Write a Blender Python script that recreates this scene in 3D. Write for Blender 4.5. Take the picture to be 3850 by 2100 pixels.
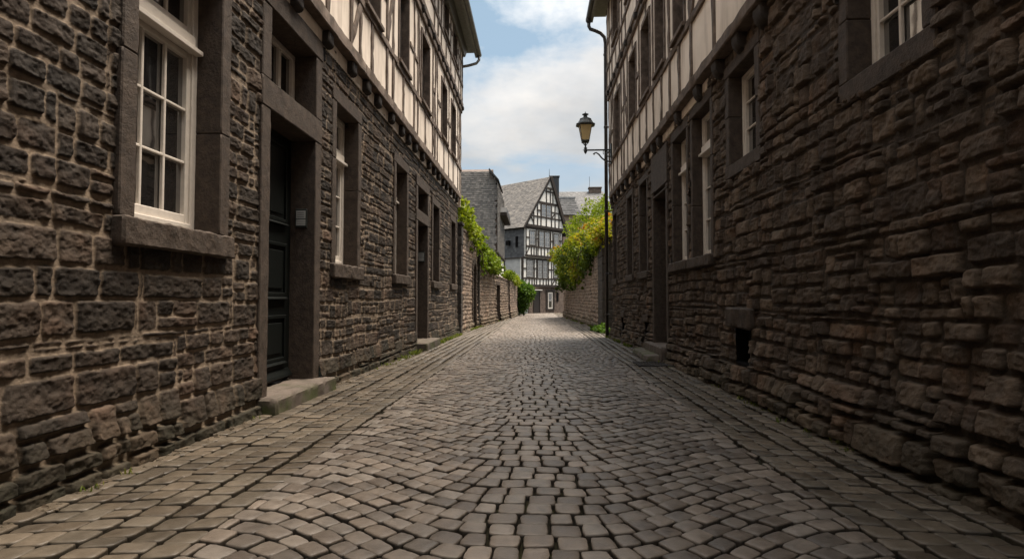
import bpy, bmesh, math, random
import numpy as np
from mathutils import Vector, Matrix

for o in list(bpy.data.objects):
    bpy.data.objects.remove(o)
SC = bpy.context.scene
COL = SC.collection
R = math.radians

# ------------------------------------------------------------------ camera, world, sun, exposure
cd = bpy.data.cameras.new('camera')
cam = bpy.data.objects.new('camera', cd)
COL.objects.link(cam)
cam.location = (0, 0, 0.95)
cam.rotation_euler = (R(90 + 1.98), 0, R(2.56))
cd.lens = 20
cd.sensor_width = 36
cd.clip_start = 0.05
cd.clip_end = 3000
SC.camera = cam

SUN_EL, SUN_AZ = 72, 70          # degrees; azimuth from +Y towards +X
SC.view_settings.view_transform = 'Standard'
SC.view_settings.look = 'None'
SC.view_settings.exposure = 2.1
SC.view_settings.gamma = 1
SKY_STRENGTH = 0.05

world = bpy.data.worlds.new("World")
SC.world = world
world.use_nodes = True


def nd(nt, typ, **kw):
    n = nt.nodes.new(typ)
    for k, v in kw.items():
        if k.startswith('i_'):
            k = k[2:]
            n.inputs[int(k) if k.isdigit() else k].default_value = v
        else:
            setattr(n, k, v)
    return n


def ramp(nt, fac, stops, interp='LINEAR'):
    n = nt.nodes.new('ShaderNodeValToRGB')
    n.color_ramp.interpolation = interp
    el = n.color_ramp.elements
    while len(el) < len(stops):
        el.new(0.5)
    for e, (p, c) in zip(el, stops):
        e.position = p
        e.color = (*c, 1) if len(c) == 3 else c
    nt.links.new(fac, n.inputs[0])
    return n.outputs[0]


def mth(nt, op, a, b=None, c=None):
    n = nt.nodes.new('ShaderNodeMath')
    n.operation = op
    for i, v in enumerate((a, b, c)):
        if v is None:
            continue
        if isinstance(v, (int, float)):
            n.inputs[i].default_value = v
        else:
            nt.links.new(v, n.inputs[i])
    return n.outputs[0]


def mixc(nt, fac, a, b, blend='MIX'):
    n = nt.nodes.new('ShaderNodeMix')
    n.data_type = 'RGBA'
    n.blend_type = blend
    for i, v in ((0, fac), (6, a), (7, b)):
        if isinstance(v, (int, float)):
            n.inputs[i].default_value = v
        elif isinstance(v, tuple):
            n.inputs[i].default_value = (*v, 1)
        else:
            nt.links.new(v, n.inputs[i])
    return n.outputs[2]


def build_world():
    nt = world.node_tree
    nt.nodes.clear()
    out = nd(nt, 'ShaderNodeOutputWorld')
    bg = nd(nt, 'ShaderNodeBackground')
    bg.inputs[1].default_value = SKY_STRENGTH
    sky = nd(nt, 'ShaderNodeTexSky', sky_type='NISHITA', sun_disc=False, sun_elevation=R(SUN_EL),
             sun_rotation=R(SUN_AZ), air_density=1.0, dust_density=1.5, ozone_density=1.0)
    tc = nd(nt, 'ShaderNodeTexCoord')
    sp = nd(nt, 'ShaderNodeSeparateXYZ')
    nt.links.new(tc.outputs['Generated'], sp.inputs[0])
    zz = mth(nt, 'ADD', mth(nt, 'MAXIMUM', sp.outputs[2], 0.0), 0.22)
    cx = mth(nt, 'DIVIDE', sp.outputs[0], zz)
    cy = mth(nt, 'DIVIDE', sp.outputs[1], zz)
    cb = nd(nt, 'ShaderNodeCombineXYZ')
    nt.links.new(cx, cb.inputs[0])
    nt.links.new(cy, cb.inputs[1])
    cb.inputs[2].default_value = 9.9
    n1 = nd(nt, 'ShaderNodeTexNoise', i_Scale=1.5, i_Detail=9.0, i_Roughness=0.56, i_Distortion=0.25)
    nt.links.new(cb.outputs[0], n1.inputs['Vector'])
    mask = ramp(nt, n1.outputs[0], [(0.45, (0, 0, 0)), (0.57, (.75, .75, .75)), (0.68, (1, 1, 1))])
    hor = ramp(nt, sp.outputs[2], [(0.0, (1, 1, 1)), (0.16, (.9, .9, .9)), (0.23, (.2, .2, .2)), (0.30, (0, 0, 0))])
    mask = mth(nt, 'MAXIMUM', mask, mth(nt, 'MULTIPLY', hor, ramp(nt, n1.outputs[0], [(0.3, (.3, .3, .3)), (0.5, (1, 1, 1))])))
    n2 = nd(nt, 'ShaderNodeTexNoise', i_Scale=2.6, i_Detail=7.0, i_Roughness=0.5)
    nt.links.new(cb.outputs[0], n2.inputs['Vector'])
    cl = ramp(nt, n2.outputs[0], [(0.3, (2.95, 2.87, 2.78)), (0.62, (4.4, 4.2, 3.95))])
    # overcast clouds are brighter towards the zenith (CIE law)
    zen = mth(nt, 'MULTIPLY_ADD', mth(nt, 'MAXIMUM', sp.outputs[2], 0.0), 1.0, 0.62)
    zen = mth(nt, 'ADD', zen, mth(nt, 'MULTIPLY', mth(nt, 'POWER', mth(nt, 'MAXIMUM', sp.outputs[2], 0.0), 3.0), 5.2))
    # and brightest where the hidden sun stands behind them
    dt = nd(nt, 'ShaderNodeVectorMath', operation='DOT_PRODUCT')
    nt.links.new(tc.outputs['Generated'], dt.inputs[0])
    dt.inputs[1].default_value = (math.sin(R(SUN_AZ)) * math.cos(R(SUN_EL)), math.cos(R(SUN_AZ)) * math.cos(R(SUN_EL)), math.sin(R(SUN_EL)))
    glow = mth(nt, 'POWER', mth(nt, 'MAXIMUM', dt.outputs['Value'], 0.0), 7.0)
    zen = mth(nt, 'ADD', zen, mth(nt, 'MULTIPLY', glow, 3.5))
    cl2 = mixc(nt, 1.0, cl, zen, 'MULTIPLY')
    skc = mixc(nt, 0.8, sky.outputs[0], (1.9, 2.6, 3.15))
    col = mixc(nt, mask, skc, cl2)
    nt.links.new(col, bg.inputs[0])
    nt.links.new(bg.outputs[0], out.inputs[0])


build_world()

sd = bpy.data.lights.new('sun', 'SUN')
sd.energy = 1.9
sd.angle = R(26)
sd.color = (1.0, 0.88, 0.74)
sun = bpy.data.objects.new('sun', sd)
COL.objects.link(sun)
_d = Vector((math.sin(R(SUN_AZ)) * math.cos(R(SUN_EL)), math.cos(R(SUN_AZ)) * math.cos(R(SUN_EL)), math.sin(R(SUN_EL))))
sun.rotation_euler = _d.to_track_quat('Z', 'Y').to_euler()

SLOPE = -0.005                    # the street falls gently away from the camera


# ------------------------------------------------------------------ helpers
def tag(o, label=None, cat=None, group=None, kind=None):
    if label: o['label'] = label
    if cat: o['category'] = cat
    if group: o['group'] = group
    if kind: o['kind'] = kind
    return o


def empty(name, loc=(0, 0, 0), rz=0.0):
    o = bpy.data.objects.new(name, None)
    o.empty_display_size = 0.3
    o.location = loc
    o.rotation_euler = (0, 0, rz)
    COL.objects.link(o)
    return o


def link(name, me, mat, parent=None):
    if mat is not None:
        me.materials.append(mat)
    o = bpy.data.objects.new(name, me)
    COL.objects.link(o)
    if parent is not None:
        o.parent = parent
    return o


def mesh_np(name, V, F, mat, parent=None, col=None, smooth=True):
    """V (n,3), F (m,k) arrays -> one mesh object; col (n,4) -> colour attribute 'col'."""
    V = np.asarray(V, dtype=np.float32)
    F = np.asarray(F, dtype=np.int32)
    k = F.shape[1]
    me = bpy.data.meshes.new(name)
    me.vertices.add(len(V))
    me.vertices.foreach_set('co', V.ravel())
    me.loops.add(F.size)
    me.loops.foreach_set('vertex_index', F.ravel())
    me.polygons.add(len(F))
    me.polygons.foreach_set('loop_start', np.arange(0, F.size, k, dtype=np.int32))
    me.polygons.foreach_set('loop_total', np.full(len(F), k, dtype=np.int32))
    me.polygons.foreach_set('use_smooth', np.full(len(F), smooth, dtype=bool))
    if col is not None:
        a = me.attributes.new('col', 'FLOAT_COLOR', 'POINT')
        a.data.foreach_set('color', np.asarray(col, dtype=np.float32).ravel())
    me.update()
    me.validate()
    return link(name, me, mat, parent)


def _hash(ix, iy, seed):
    with np.errstate(over='ignore'):
        h = (ix.astype(np.uint32) * np.uint32(374761393) + iy.astype(np.uint32) * np.uint32(668265263)
             + np.uint32((seed * 974711 + 13) & 0xffffffff))
        h = (h ^ (h >> np.uint32(13))) * np.uint32(1274126177)
        h = h ^ (h >> np.uint32(16))
    return (h & np.uint32(0xffffff)).astype(np.float64) / 0xffffff


def vnoise(x, y, seed=0):
    x = np.asarray(x, dtype=np.float64) + 1000.0
    y = np.asarray(y, dtype=np.float64) + 1000.0
    ix, iy = np.floor(x), np.floor(y)
    fx, fy = x - ix, y - iy
    fx = fx * fx * (3 - 2 * fx)
    fy = fy * fy * (3 - 2 * fy)
    ix, iy = ix.astype(np.int64), iy.astype(np.int64)
    a, b = _hash(ix, iy, seed), _hash(ix + 1, iy, seed)
    c, d = _hash(ix, iy + 1, seed), _hash(ix + 1, iy + 1, seed)
    return (a + (b - a) * fx) * (1 - fy) + (c + (d - c) * fx) * fy - 0.5


def fbm(x, y, seed=0, oct=4, gain=0.5):
    t, a = 0.0, 1.0
    for i in range(oct):
        t = t + a * vnoise(x, y, seed + i * 17)
        x, y, a = np.asarray(x) * 2.03, np.asarray(y) * 2.03, a * gain
    return t


def sstep(a, b, x):
    t = np.clip((x - a) / (b - a), 0, 1)
    return t * t * (3 - 2 * t)


class MB:
    """Collects boxes, prisms and tubes in (along, outward, up) coordinates; S is the sign of local y for 'outward'."""

    def __init__(self, S=1):
        self.v, self.f, self.S = [], [], S

    def add(self, vs, fs):
        b = len(self.v)
        self.v += [(u, self.S * o, z) for (u, o, z) in vs]
        self.f += [tuple(b + i for i in f) for f in fs]
        return self

    def box(self, u0, u1, o0, o1, z0, z1, j=0.0):
        r = lambda: random.uniform(-j, j)
        vs = [(u + r(), o + r() * .4, z + r()) for z in (z0, z1) for o in (o0, o1) for u in (u0, u1)]
        return self.add(vs, [(0, 1, 3, 2), (4, 6, 7, 5), (0, 4, 5, 1), (2, 3, 7, 6), (0, 2, 6, 4), (1, 5, 7, 3)])

    def bar(self, p, q, w, t, out=(0, 1, 0)):
        """timber from p to q (points u,o,z), width w across, thickness t along 'out'"""
        p, q, n = Vector(p), Vector(q), Vector(out)
        d = (q - p).normalized()
        s = d.cross(n).normalized() * (w / 2)
        n = n * t
        vs = [p - s, p + s, q + s, q - s, p - s + n, p + s + n, q + s + n, q - s + n]
        return self.add([tuple(v) for v in vs], [(0, 1, 2, 3), (4, 7, 6, 5), (0, 4, 5, 1), (1, 5, 6, 2), (2, 6, 7, 3), (3, 7, 4, 0)])

    def prism(self, poly, o0, o1):
        """polygon in (u, z) extruded along outward"""
        n = len(poly)
        vs = [(u, o0, z) for u, z in poly] + [(u, o1, z) for u, z in poly]
        return self.add(vs, [tuple(range(n)), tuple(range(2 * n - 1, n - 1, -1))] +
                        [(i, n + i, n + (i + 1) % n, (i + 1) % n) for i in range(n)])

    def prism_u(self, poly, u0, u1):
        """polygon in (o, z) extruded along u"""
        n = len(poly)
        vs = [(u0, o, z) for o, z in poly] + [(u1, o, z) for o, z in poly]
        return self.add(vs, [tuple(range(n)), tuple(range(2 * n - 1, n - 1, -1))] +
                        [(i, n + i, n + (i + 1) % n, (i + 1) % n) for i in range(n)])

    def tube(self, pts, r, n=10):
        pts = [Vector(p) for p in pts]
        rs = r if isinstance(r, (list, tuple)) else [r] * len(pts)
        vs, fs = [], []
        up = None
        for i, p in enumerate(pts):
            d = (pts[min(i + 1, len(pts) - 1)] - pts[max(i - 1, 0)]).normalized()
            if up is None:
                up = Vector((0, 0, 1)) if abs(d.z) < .9 else Vector((1, 0, 0))
            a = d.cross(up).normalized()
            b = a.cross(d).normalized()
            up = b
            for k in range(n):
                t = 2 * math.pi * k / n
                vs.append(tuple(p + (a * math.cos(t) + b * math.sin(t)) * rs[i]))
        for i in range(len(pts) - 1):
            for k in range(n):
                fs.append((i * n + k, i * n + (k + 1) % n, (i + 1) * n + (k + 1) % n, (i + 1) * n + k))
        fs.append(tuple(range(n - 1, -1, -1)))
        m = (len(pts) - 1) * n
        fs.append(tuple(m + k for k in range(n)))
        return self.add(vs, fs)

    def lathe(self, prof, c, n=8, rot=0.0):
        """profile of (radius, z) about the point c"""
        vs, fs = [], []
        for r, z in prof:
            for k in range(n):
                t = 2 * math.pi * k / n + rot
                vs.append((c[0] + r * math.cos(t), c[1] + r * math.sin(t), c[2] + z))
        for i in range(len(prof) - 1):
            for k in range(n):
                fs.append((i * n + k, i * n + (k + 1) % n, (i + 1) * n + (k + 1) % n, (i + 1) * n + k))
        fs.append(tuple(range(n - 1, -1, -1)))
        m = (len(prof) - 1) * n
        fs.append(tuple(m + k for k in range(n)))
        return self.add(vs, fs)

    def build(self, name, mat, parent=None, bevel=0.0, rough=0.0, seg=1, cell=0.09, smooth=False):
        bm = bmesh.new()
        vs = [bm.verts.new(v) for v in self.v]
        for f in self.f:
            try:
                bm.faces.new([vs[i] for i in f])
            except ValueError:
                pass
        bmesh.ops.recalc_face_normals(bm, faces=bm.faces)
        if bevel:
            bmesh.ops.bevel(bm, geom=list(bm.edges), offset=bevel, segments=seg, affect='EDGES', profile=0.6, clamp_overlap=True)
        if rough:
            for _ in range(6):
                es = [e for e in bm.edges if e.calc_length() > cell]
                if not es:
                    break
                bmesh.ops.subdivide_edges(bm, edges=es, cuts=1, use_grid_fill=True)
            bmesh.ops.triangulate(bm, faces=[f for f in bm.faces if len(f.verts) > 4])
            bm.normal_update()
            co = np.array([v.co[:] for v in bm.verts])
            n = fbm(co[:, 0] * 9 + co[:, 2] * 3.1, co[:, 2] * 9 + co[:, 1] * 7.7, 5, 4, .6) * rough * 2
            for v, d in zip(bm.verts, n):
                v.co += v.normal * float(d)
        me = bpy.data.meshes.new(name)
        bm.to_mesh(me)
        bm.free()
        if smooth or rough:
            me.polygons.foreach_set('use_smooth', [True] * len(me.polygons))
        if rough and not smooth:
            me.set_sharp_from_angle(angle=R(38))
        return link(name, me, mat, parent)


# ------------------------------------------------------------------ materials
def new_mat(name):
    m = bpy.data.materials.new(name)
    m.use_nodes = True
    nt = m.node_tree
    b = nt.nodes['Principled BSDF']
    return m, nt, b


def obj_noise(nt, scale, detail=5, rough=0.55, vec=None, dist=0.0):
    n = nd(nt, 'ShaderNodeTexNoise', i_Scale=scale, i_Detail=float(detail), i_Roughness=rough, i_Distortion=dist)
    if vec is None:
        tc = nd(nt, 'ShaderNodeTexCoord')
        vec = tc.outputs['Object']
    nt.links.new(vec, n.inputs['Vector'])
    return n.outputs[0]


def scaled(nt, s):
    tc = nd(nt, 'ShaderNodeTexCoord')
    mp = nd(nt, 'ShaderNodeMapping')
    mp.inputs['Scale'].default_value = s
    nt.links.new(tc.outputs['Object'], mp.inputs[0])
    return mp.outputs[0]


def bump(nt, b, h, strength, dist=0.01):
    n = nd(nt, 'ShaderNodeBump', i_Strength=strength, i_Distance=dist)
    nt.links.new(h, n.inputs['Height'])
    nt.links.new(n.outputs[0], b.inputs['Normal'])


def stone_mat(name, stops, mortar, var=(.45, 1.5), bstr=.6, moss=0.0):
    m, nt, b = new_mat(name)
    at = nd(nt, 'ShaderNodeVertexColor', layer_name='col')
    sp = nd(nt, 'ShaderNodeSeparateColor')
    nt.links.new(at.outputs[0], sp.inputs[0])
    c = ramp(nt, sp.outputs[0], stops)
    n1 = obj_noise(nt, 7, 8, .62)
    c = mixc(nt, 1.0, c, ramp(nt, n1, [(.25, (var[0],) * 3), (.75, (var[1],) * 3)]), 'MULTIPLY')
    n3 = obj_noise(nt, 2.2, 4, .6)
    rust = ramp(nt, n3, [(.5, (0, 0, 0)), (.72, (.5, .5, .5))])
    c = mixc(nt, rust, c, mixc(nt, 1.0, c, (1.5, 1.05, .8), 'MULTIPLY'))
    n2 = obj_noise(nt, 40, 6, .7)
    mc = mixc(nt, 1.0, mortar, ramp(nt, n2, [(.3, (.6, .6, .6)), (.7, (1.25, 1.25, 1.25))]), 'MULTIPLY')
    mc = mixc(nt, 1.0, mc, ramp(nt, n3, [(.3, (.7, .7, .7)), (.7, (1.15, 1.12, 1.1))]), 'MULTIPLY')
    c = mixc(nt, sp.outputs[1], mc, c)
    if moss:
        tc = nd(nt, 'ShaderNodeTexCoord')
        s2 = nd(nt, 'ShaderNodeSeparateXYZ')
        nt.links.new(tc.outputs['Object'], s2.inputs[0])
        low = ramp(nt, mth(nt, 'ADD', s2.outputs[2], mth(nt, 'MULTIPLY', n3, .5)), [(.2, (1, 1, 1)), (.6, (0, 0, 0))])
        c = mixc(nt, mth(nt, 'MULTIPLY', mth(nt, 'MULTIPLY', low, n2), moss), c, (.05, .062, .022))
    nt.links.new(c, b.inputs['Base Color'])
    b.inputs['Roughness'].default_value = .8
    b.inputs['Specular IOR Level'].default_value = .3
    h = mth(nt, 'ADD', obj_noise(nt, 26, 9, .72), mth(nt, 'MULTIPLY', obj_noise(nt, 130, 3, .6), .25))
    bump(nt, b, h, bstr, .02)
    return m


def plain_mat(name, col, rough=.7, var=.25, scale=12, bstr=.15, spec=.4, metal=0.0, stretch=None, bscale=None, detail=6, dist=.01):
    m, nt, b = new_mat(name)
    vec = scaled(nt, stretch) if stretch else None
    n = obj_noise(nt, scale, detail, .62, vec)
    c = mixc(nt, 1.0, col, ramp(nt, n, [(.25, (1 - var,) * 3), (.75, (1 + var,) * 3)]), 'MULTIPLY')
    nt.links.new(c, b.inputs['Base Color'])
    b.inputs['Roughness'].default_value = rough
    b.inputs['Specular IOR Level'].default_value = spec
    b.inputs['Metallic'].default_value = metal
    if bstr:
        bump(nt, b, obj_noise(nt, bscale or scale * 3, 7, .65, vec), bstr, dist)
    return m


M = {}
M['stone_dark'] = stone_mat('dark_basalt_rubble', [(0, (.017, .012, .008)), (.35, (.027, .0195, .0135)), (.7, (.040, .0285, .020)), (.9, (.055, .038, .026)), (1, (.075, .050, .034))],
                            (.235, .182, .132), moss=.3)
M['stone_brown'] = stone_mat('brown_basalt_rubble', [(0, (.054, .039, .028)), (.4, (.080, .058, .041)), (.75, (.104, .076, .053)), (1, (.135, .098, .069))],
                             (.054, .040, .029), moss=.3, bstr=.8)
M['stone_garden'] = stone_mat('garden_rubble', [(0, (.07, .055, .045)), (.5, (.15, .115, .09)), (1, (.25, .19, .145))], (.30, .23, .175), moss=.6)
M['trim'] = plain_mat('dressed_brown_stone', (.060, .044, .033), .75, .5, 16, .8, .3, bscale=48, dist=.010)
M['trim_dark'] = plain_mat('dark_pier_stone', (.045, .038, .032), .8, .4, 6, .6, .3, bscale=40, dist=.02)
M['white'] = plain_mat('white_paint', (.63, .575, .51), .45, .10, 20, .08, .4)
M['timber'] = plain_mat('weathered_timber', (.125, .094, .074), .8, .6, 5, .5, .25, stretch=(1.6, 1.6, 1.6), bscale=30)
M['timber_dark'] = plain_mat('dark_timber', (.035, .027, .022), .75, .4, 8, .4, .3)
M['door_dark'] = plain_mat('dark_green_door_paint', (.0045, .006, .0055), .45, .25, 14, .12, .3)
M['door_brown'] = plain_mat('dark_brown_door_paint', (.022, .016, .013), .45, .25, 14, .12, .5)
M['brass'] = plain_mat('brass', (.65, .42, .16), .3, .1, 20, 0, .5, 1.0)
M['zinc'] = plain_mat('weathered_zinc', (.20, .19, .175), .5, .25, 10, .1, .5, .6)
M['pipe'] = plain_mat('dark_pipe_paint', (.030, .026, .024), .45, .2, 10, .05, .5)
M['iron'] = plain_mat('dark_green_iron', (.022, .026, .024), .4, .3, 25, .1, .5)
M['slate'] = None
M['step'] = None
M['dark'] = plain_mat('dark_interior', (.006, .005, .005), .95, .2, 10, 0, .1)
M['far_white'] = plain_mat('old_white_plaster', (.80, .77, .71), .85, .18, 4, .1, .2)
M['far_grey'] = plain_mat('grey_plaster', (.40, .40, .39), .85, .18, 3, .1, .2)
M['far_stone'] = plain_mat('brown_rubble_far', (.14, .105, .085), .85, .6, 5, .5, .2, bscale=7, dist=.05)
M['pink'] = plain_mat('pinkish_rubble', (.36, .27, .215), .85, .4, 3, .4, .2, bscale=6, dist=.04)
M['clay'] = plain_mat('clay', (.30, .17, .10), .8, .3, 9, .2, .2)
M['bark'] = plain_mat('bark', (.07, .05, .035), .9, .4, 12, .5, .2)
M['label'] = plain_mat('label_card', (.42, .42, .40), .4, .08, 20, 0, .4)
M['mat'] = plain_mat('dark_grate', (.030, .026, .023), .8, .3, 30, .3, .3)


def _plaster():
    m, nt, b = new_mat('cream_plaster')
    n = obj_noise(nt, 1.3, 6, .6)
    streak = obj_noise(nt, 3.0, 6, .6, scaled(nt, (2.2, 2.2, .35)))
    c = mixc(nt, 1.0, (.77, .68, .59), ramp(nt, n, [(.3, (.84, .83, .81)), (.7, (1.1, 1.1, 1.1))]), 'MULTIPLY')
    c = mixc(nt, ramp(nt, streak, [(.46, (0, 0, 0)), (.72, (.6, .6, .6))]), c, (.40, .33, .27))
    nt.links.new(c, b.inputs['Base Color'])
    b.inputs['Roughness'].default_value = .85
    b.inputs['Specular IOR Level'].default_value = .2
    bump(nt, b, mth(nt, 'ADD', obj_noise(nt, 9, 6, .6), mth(nt, 'MULTIPLY', obj_noise(nt, 70, 4, .6), .4)), .25, .01)
    return m


def _step():
    m, nt, b = new_mat('worn_sandstone_step')
    n = obj_noise(nt, 7, 7, .65)
    c = mixc(nt, 1.0, (.115, .090, .072), ramp(nt, n, [(.25, (.6, .6, .6)), (.75, (1.25, 1.25, 1.25))]), 'MULTIPLY')
    g = nd(nt, 'ShaderNodeNewGeometry')
    tc = nd(nt, 'ShaderNodeTexCoord')
    s = nd(nt, 'ShaderNodeSeparateXYZ')
    nt.links.new(tc.outputs['Object'], s.inputs[0])
    edge = ramp(nt, mth(nt, 'ADD', s.outputs[2], mth(nt, 'MULTIPLY', n, .14)), [(.11, (1, 1, 1)), (.19, (0, 0, 0))])
    n4 = obj_noise(nt, 3.3, 5, .6)
    mossf = mth(nt, 'MULTIPLY', ramp(nt, n4, [(.42, (0, 0, 0)), (.6, (1, 1, 1))]), edge)
    c = mixc(nt, mossf, c, (.055, .062, .016))
    nt.links.new(c, b.inputs['Base Color'])
    b.inputs['Roughness'].default_value = .8
    bump(nt, b, obj_noise(nt, 60, 6, .7), .5, .008)
    return m


def _slate(name, stops):
    m, nt, b = new_mat(name)
    at = nd(nt, 'ShaderNodeVertexColor', layer_name='col')
    sp = nd(nt, 'ShaderNodeSeparateColor')
    nt.links.new(at.outputs[0], sp.inputs[0])
    c = ramp(nt, sp.outputs[0], stops)
    n = obj_noise(nt, 1.1, 5, .6)
    c = mixc(nt, 1.0, c, ramp(nt, n, [(.3, (.85, .85, .85)), (.7, (1.14, 1.12, 1.08))]), 'MULTIPLY')
    nt.links.new(c, b.inputs['Base Color'])
    b.inputs['Roughness'].default_value = .6
    return m


def _glass():
    m, nt, b = new_mat('dark_window_glass')
    b.inputs['Base Color'].default_value = (.012, .012, .012, 1)
    b.inputs['Roughness'].default_value = .03
    b.inputs['Specular IOR Level'].default_value = .5
    b.inputs['IOR'].default_value = 3.6
    bump(nt, b, obj_noise(nt, 3.0, 2, .5), .05, .02)
    return m


def _sett(name, stops):
    m, nt, b = new_mat(name)
    at = nd(nt, 'ShaderNodeVertexColor', layer_name='col')
    sp = nd(nt, 'ShaderNodeSeparateColor')
    nt.links.new(at.outputs[0], sp.inputs[0])
    c = ramp(nt, sp.outputs[0], stops)
    n = obj_noise(nt, 14, 7, .65)
    c = mixc(nt, 1.0, c, ramp(nt, n, [(.25, (.72, .72, .72)), (.75, (1.25, 1.25, 1.25))]), 'MULTIPLY')
    big = obj_noise(nt, .8, 4, .6)
    c = mixc(nt, 1.0, c, ramp(nt, big, [(.3, (.82, .82, .80)), (.7, (1.12, 1.11, 1.08))]), 'MULTIPLY')
    c = mixc(nt, mth(nt, 'MULTIPLY', sp.outputs[2], .8), c, mixc(nt, 1.0, c, (1.07, .99, .92), 'MULTIPLY'))
    spots = obj_noise(nt, 5.5, 6, .7)
    c = mixc(nt, 1.0, c, ramp(nt, spots, [(.3, (.7, .7, .7)), (.45, (1, 1, 1)), (.7, (1.12, 1.12, 1.12))]), 'MULTIPLY')
    # soil and moss on the flanks, G = height on the sett
    c = mixc(nt, sp.outputs[1], (.022, .018, .013), c)
    nt.links.new(c, b.inputs['Base Color'])
    nt.links.new(ramp(nt, n, [(.3, (.30, .30, .30)), (.7, (.48, .48, .48))]), b.inputs['Roughness'])
    b.inputs['Specular IOR Level'].default_value = .42
    bump(nt, b, mth(nt, 'ADD', obj_noise(nt, 45, 6, .7), mth(nt, 'MULTIPLY', obj_noise(nt, 200, 3, .6), .35)), .45, .007)
    return m


def _soil():
    m, nt, b = new_mat('joint_soil')
    n = obj_noise(nt, 1.7, 6, .6)
    c = ramp(nt, n, [(.38, (.016, .013, .010)), (.55, (.030, .026, .014)), (.68, (.045, .055, .016))])
    n2 = obj_noise(nt, 50, 6, .7)
    c = mixc(nt, 1.0, c, ramp(nt, n2, [(.3, (.5, .5, .5)), (.7, (1.3, 1.3, 1.3))]), 'MULTIPLY')
    nt.links.new(c, b.inputs['Base Color'])
    b.inputs['Roughness'].default_value = .95
    b.inputs['Specular IOR Level'].default_value = .1
    bump(nt, b, n2, .9, .02)
    return m


def _leaf(name, stops, trans=.35):
    m, nt, b = new_mat(name)
    at = nd(nt, 'ShaderNodeVertexColor', layer_name='col')
    sp = nd(nt, 'ShaderNodeSeparateColor')
    nt.links.new(at.outputs[0], sp.inputs[0])
    c = ramp(nt, sp.outputs[0], stops)
    nt.links.new(c, b.inputs['Base Color'])
    b.inputs['Roughness'].default_value = .55
    b.inputs['Specular IOR Level'].default_value = .25
    tr = nd(nt, 'ShaderNodeBsdfTranslucent')
    nt.links.new(mixc(nt, 1.0, c, (1.5, 1.6, .7), 'MULTIPLY'), tr.inputs[0])
    mx = nd(nt, 'ShaderNodeMixShader')
    mx.inputs[0].default_value = trans
    nt.links.new(b.outputs[0], mx.inputs[1])
    nt.links.new(tr.outputs[0], mx.inputs[2])
    nt.links.new(mx.outputs[0], nt.nodes['Material Output'].inputs[0])
    return m


def _lampglass():
    m, nt, b = new_mat('cream_lantern_glass')
    b.inputs['Base Color'].default_value = (.80, .66, .42, 1)
    b.inputs['Roughness'].default_value = .25
    tr = nd(nt, 'ShaderNodeBsdfTranslucent')
    tr.inputs[0].default_value = (.95, .80, .52, 1)
    mx = nd(nt, 'ShaderNodeMixShader')
    mx.inputs[0].default_value = .7
    nt.links.new(b.outputs[0], mx.inputs[1])
    nt.links.new(tr.outputs[0], mx.inputs[2])
    nt.links.new(mx.outputs[0], nt.nodes['Material Output'].inputs[0])
    return m


M['plaster'] = _plaster()
M['step'] = _step()
M['slate'] = _slate('old_grey_slate', [(0, (.10, .092, .084)), (.5, (.145, .132, .12)), (1, (.205, .185, .165))])
M['slate_dark'] = _slate('dark_slate_cladding', [(0, (.040, .042, .045)), (.5, (.066, .068, .072)), (1, (.10, .10, .104))])
M['glass'] = _glass()
M['sett'] = _sett('worn_setts', [(0, (.11, .093, .080)), (.5, (.158, .136, .117)), (1, (.215, .186, .161))])
M['sett_side'] = _sett('gutter_setts', [(0, (.068, .056, .043)), (.5, (.098, .082, .063)), (1, (.135, .113, .088))])
M['soil'] = _soil()
M['vine'] = _leaf('autumn_vine_leaf', [(0, (.04, .065, .007)), (.30, (.13, .17, .012)), (.58, (.27, .27, .018)), (.78, (.30, .195, .02)), (1, (.34, .105, .025))])
M['ivy'] = _leaf('bright_vine_leaf', [(0, (.035, .065, .006)), (.5, (.135, .185, .012)), (1, (.28, .30, .02))])
M['bush'] = _leaf('dark_bush_leaf', [(0, (.020, .045, .008)), (.5, (.06, .12, .014)), (1, (.13, .20, .02))])
M['grass'] = _leaf('weed_blade', [(0, (.05, .07, .015)), (.5, (.10, .13, .022)), (1, (.18, .17, .05))])
M['lampglass'] = _lampglass()


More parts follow.
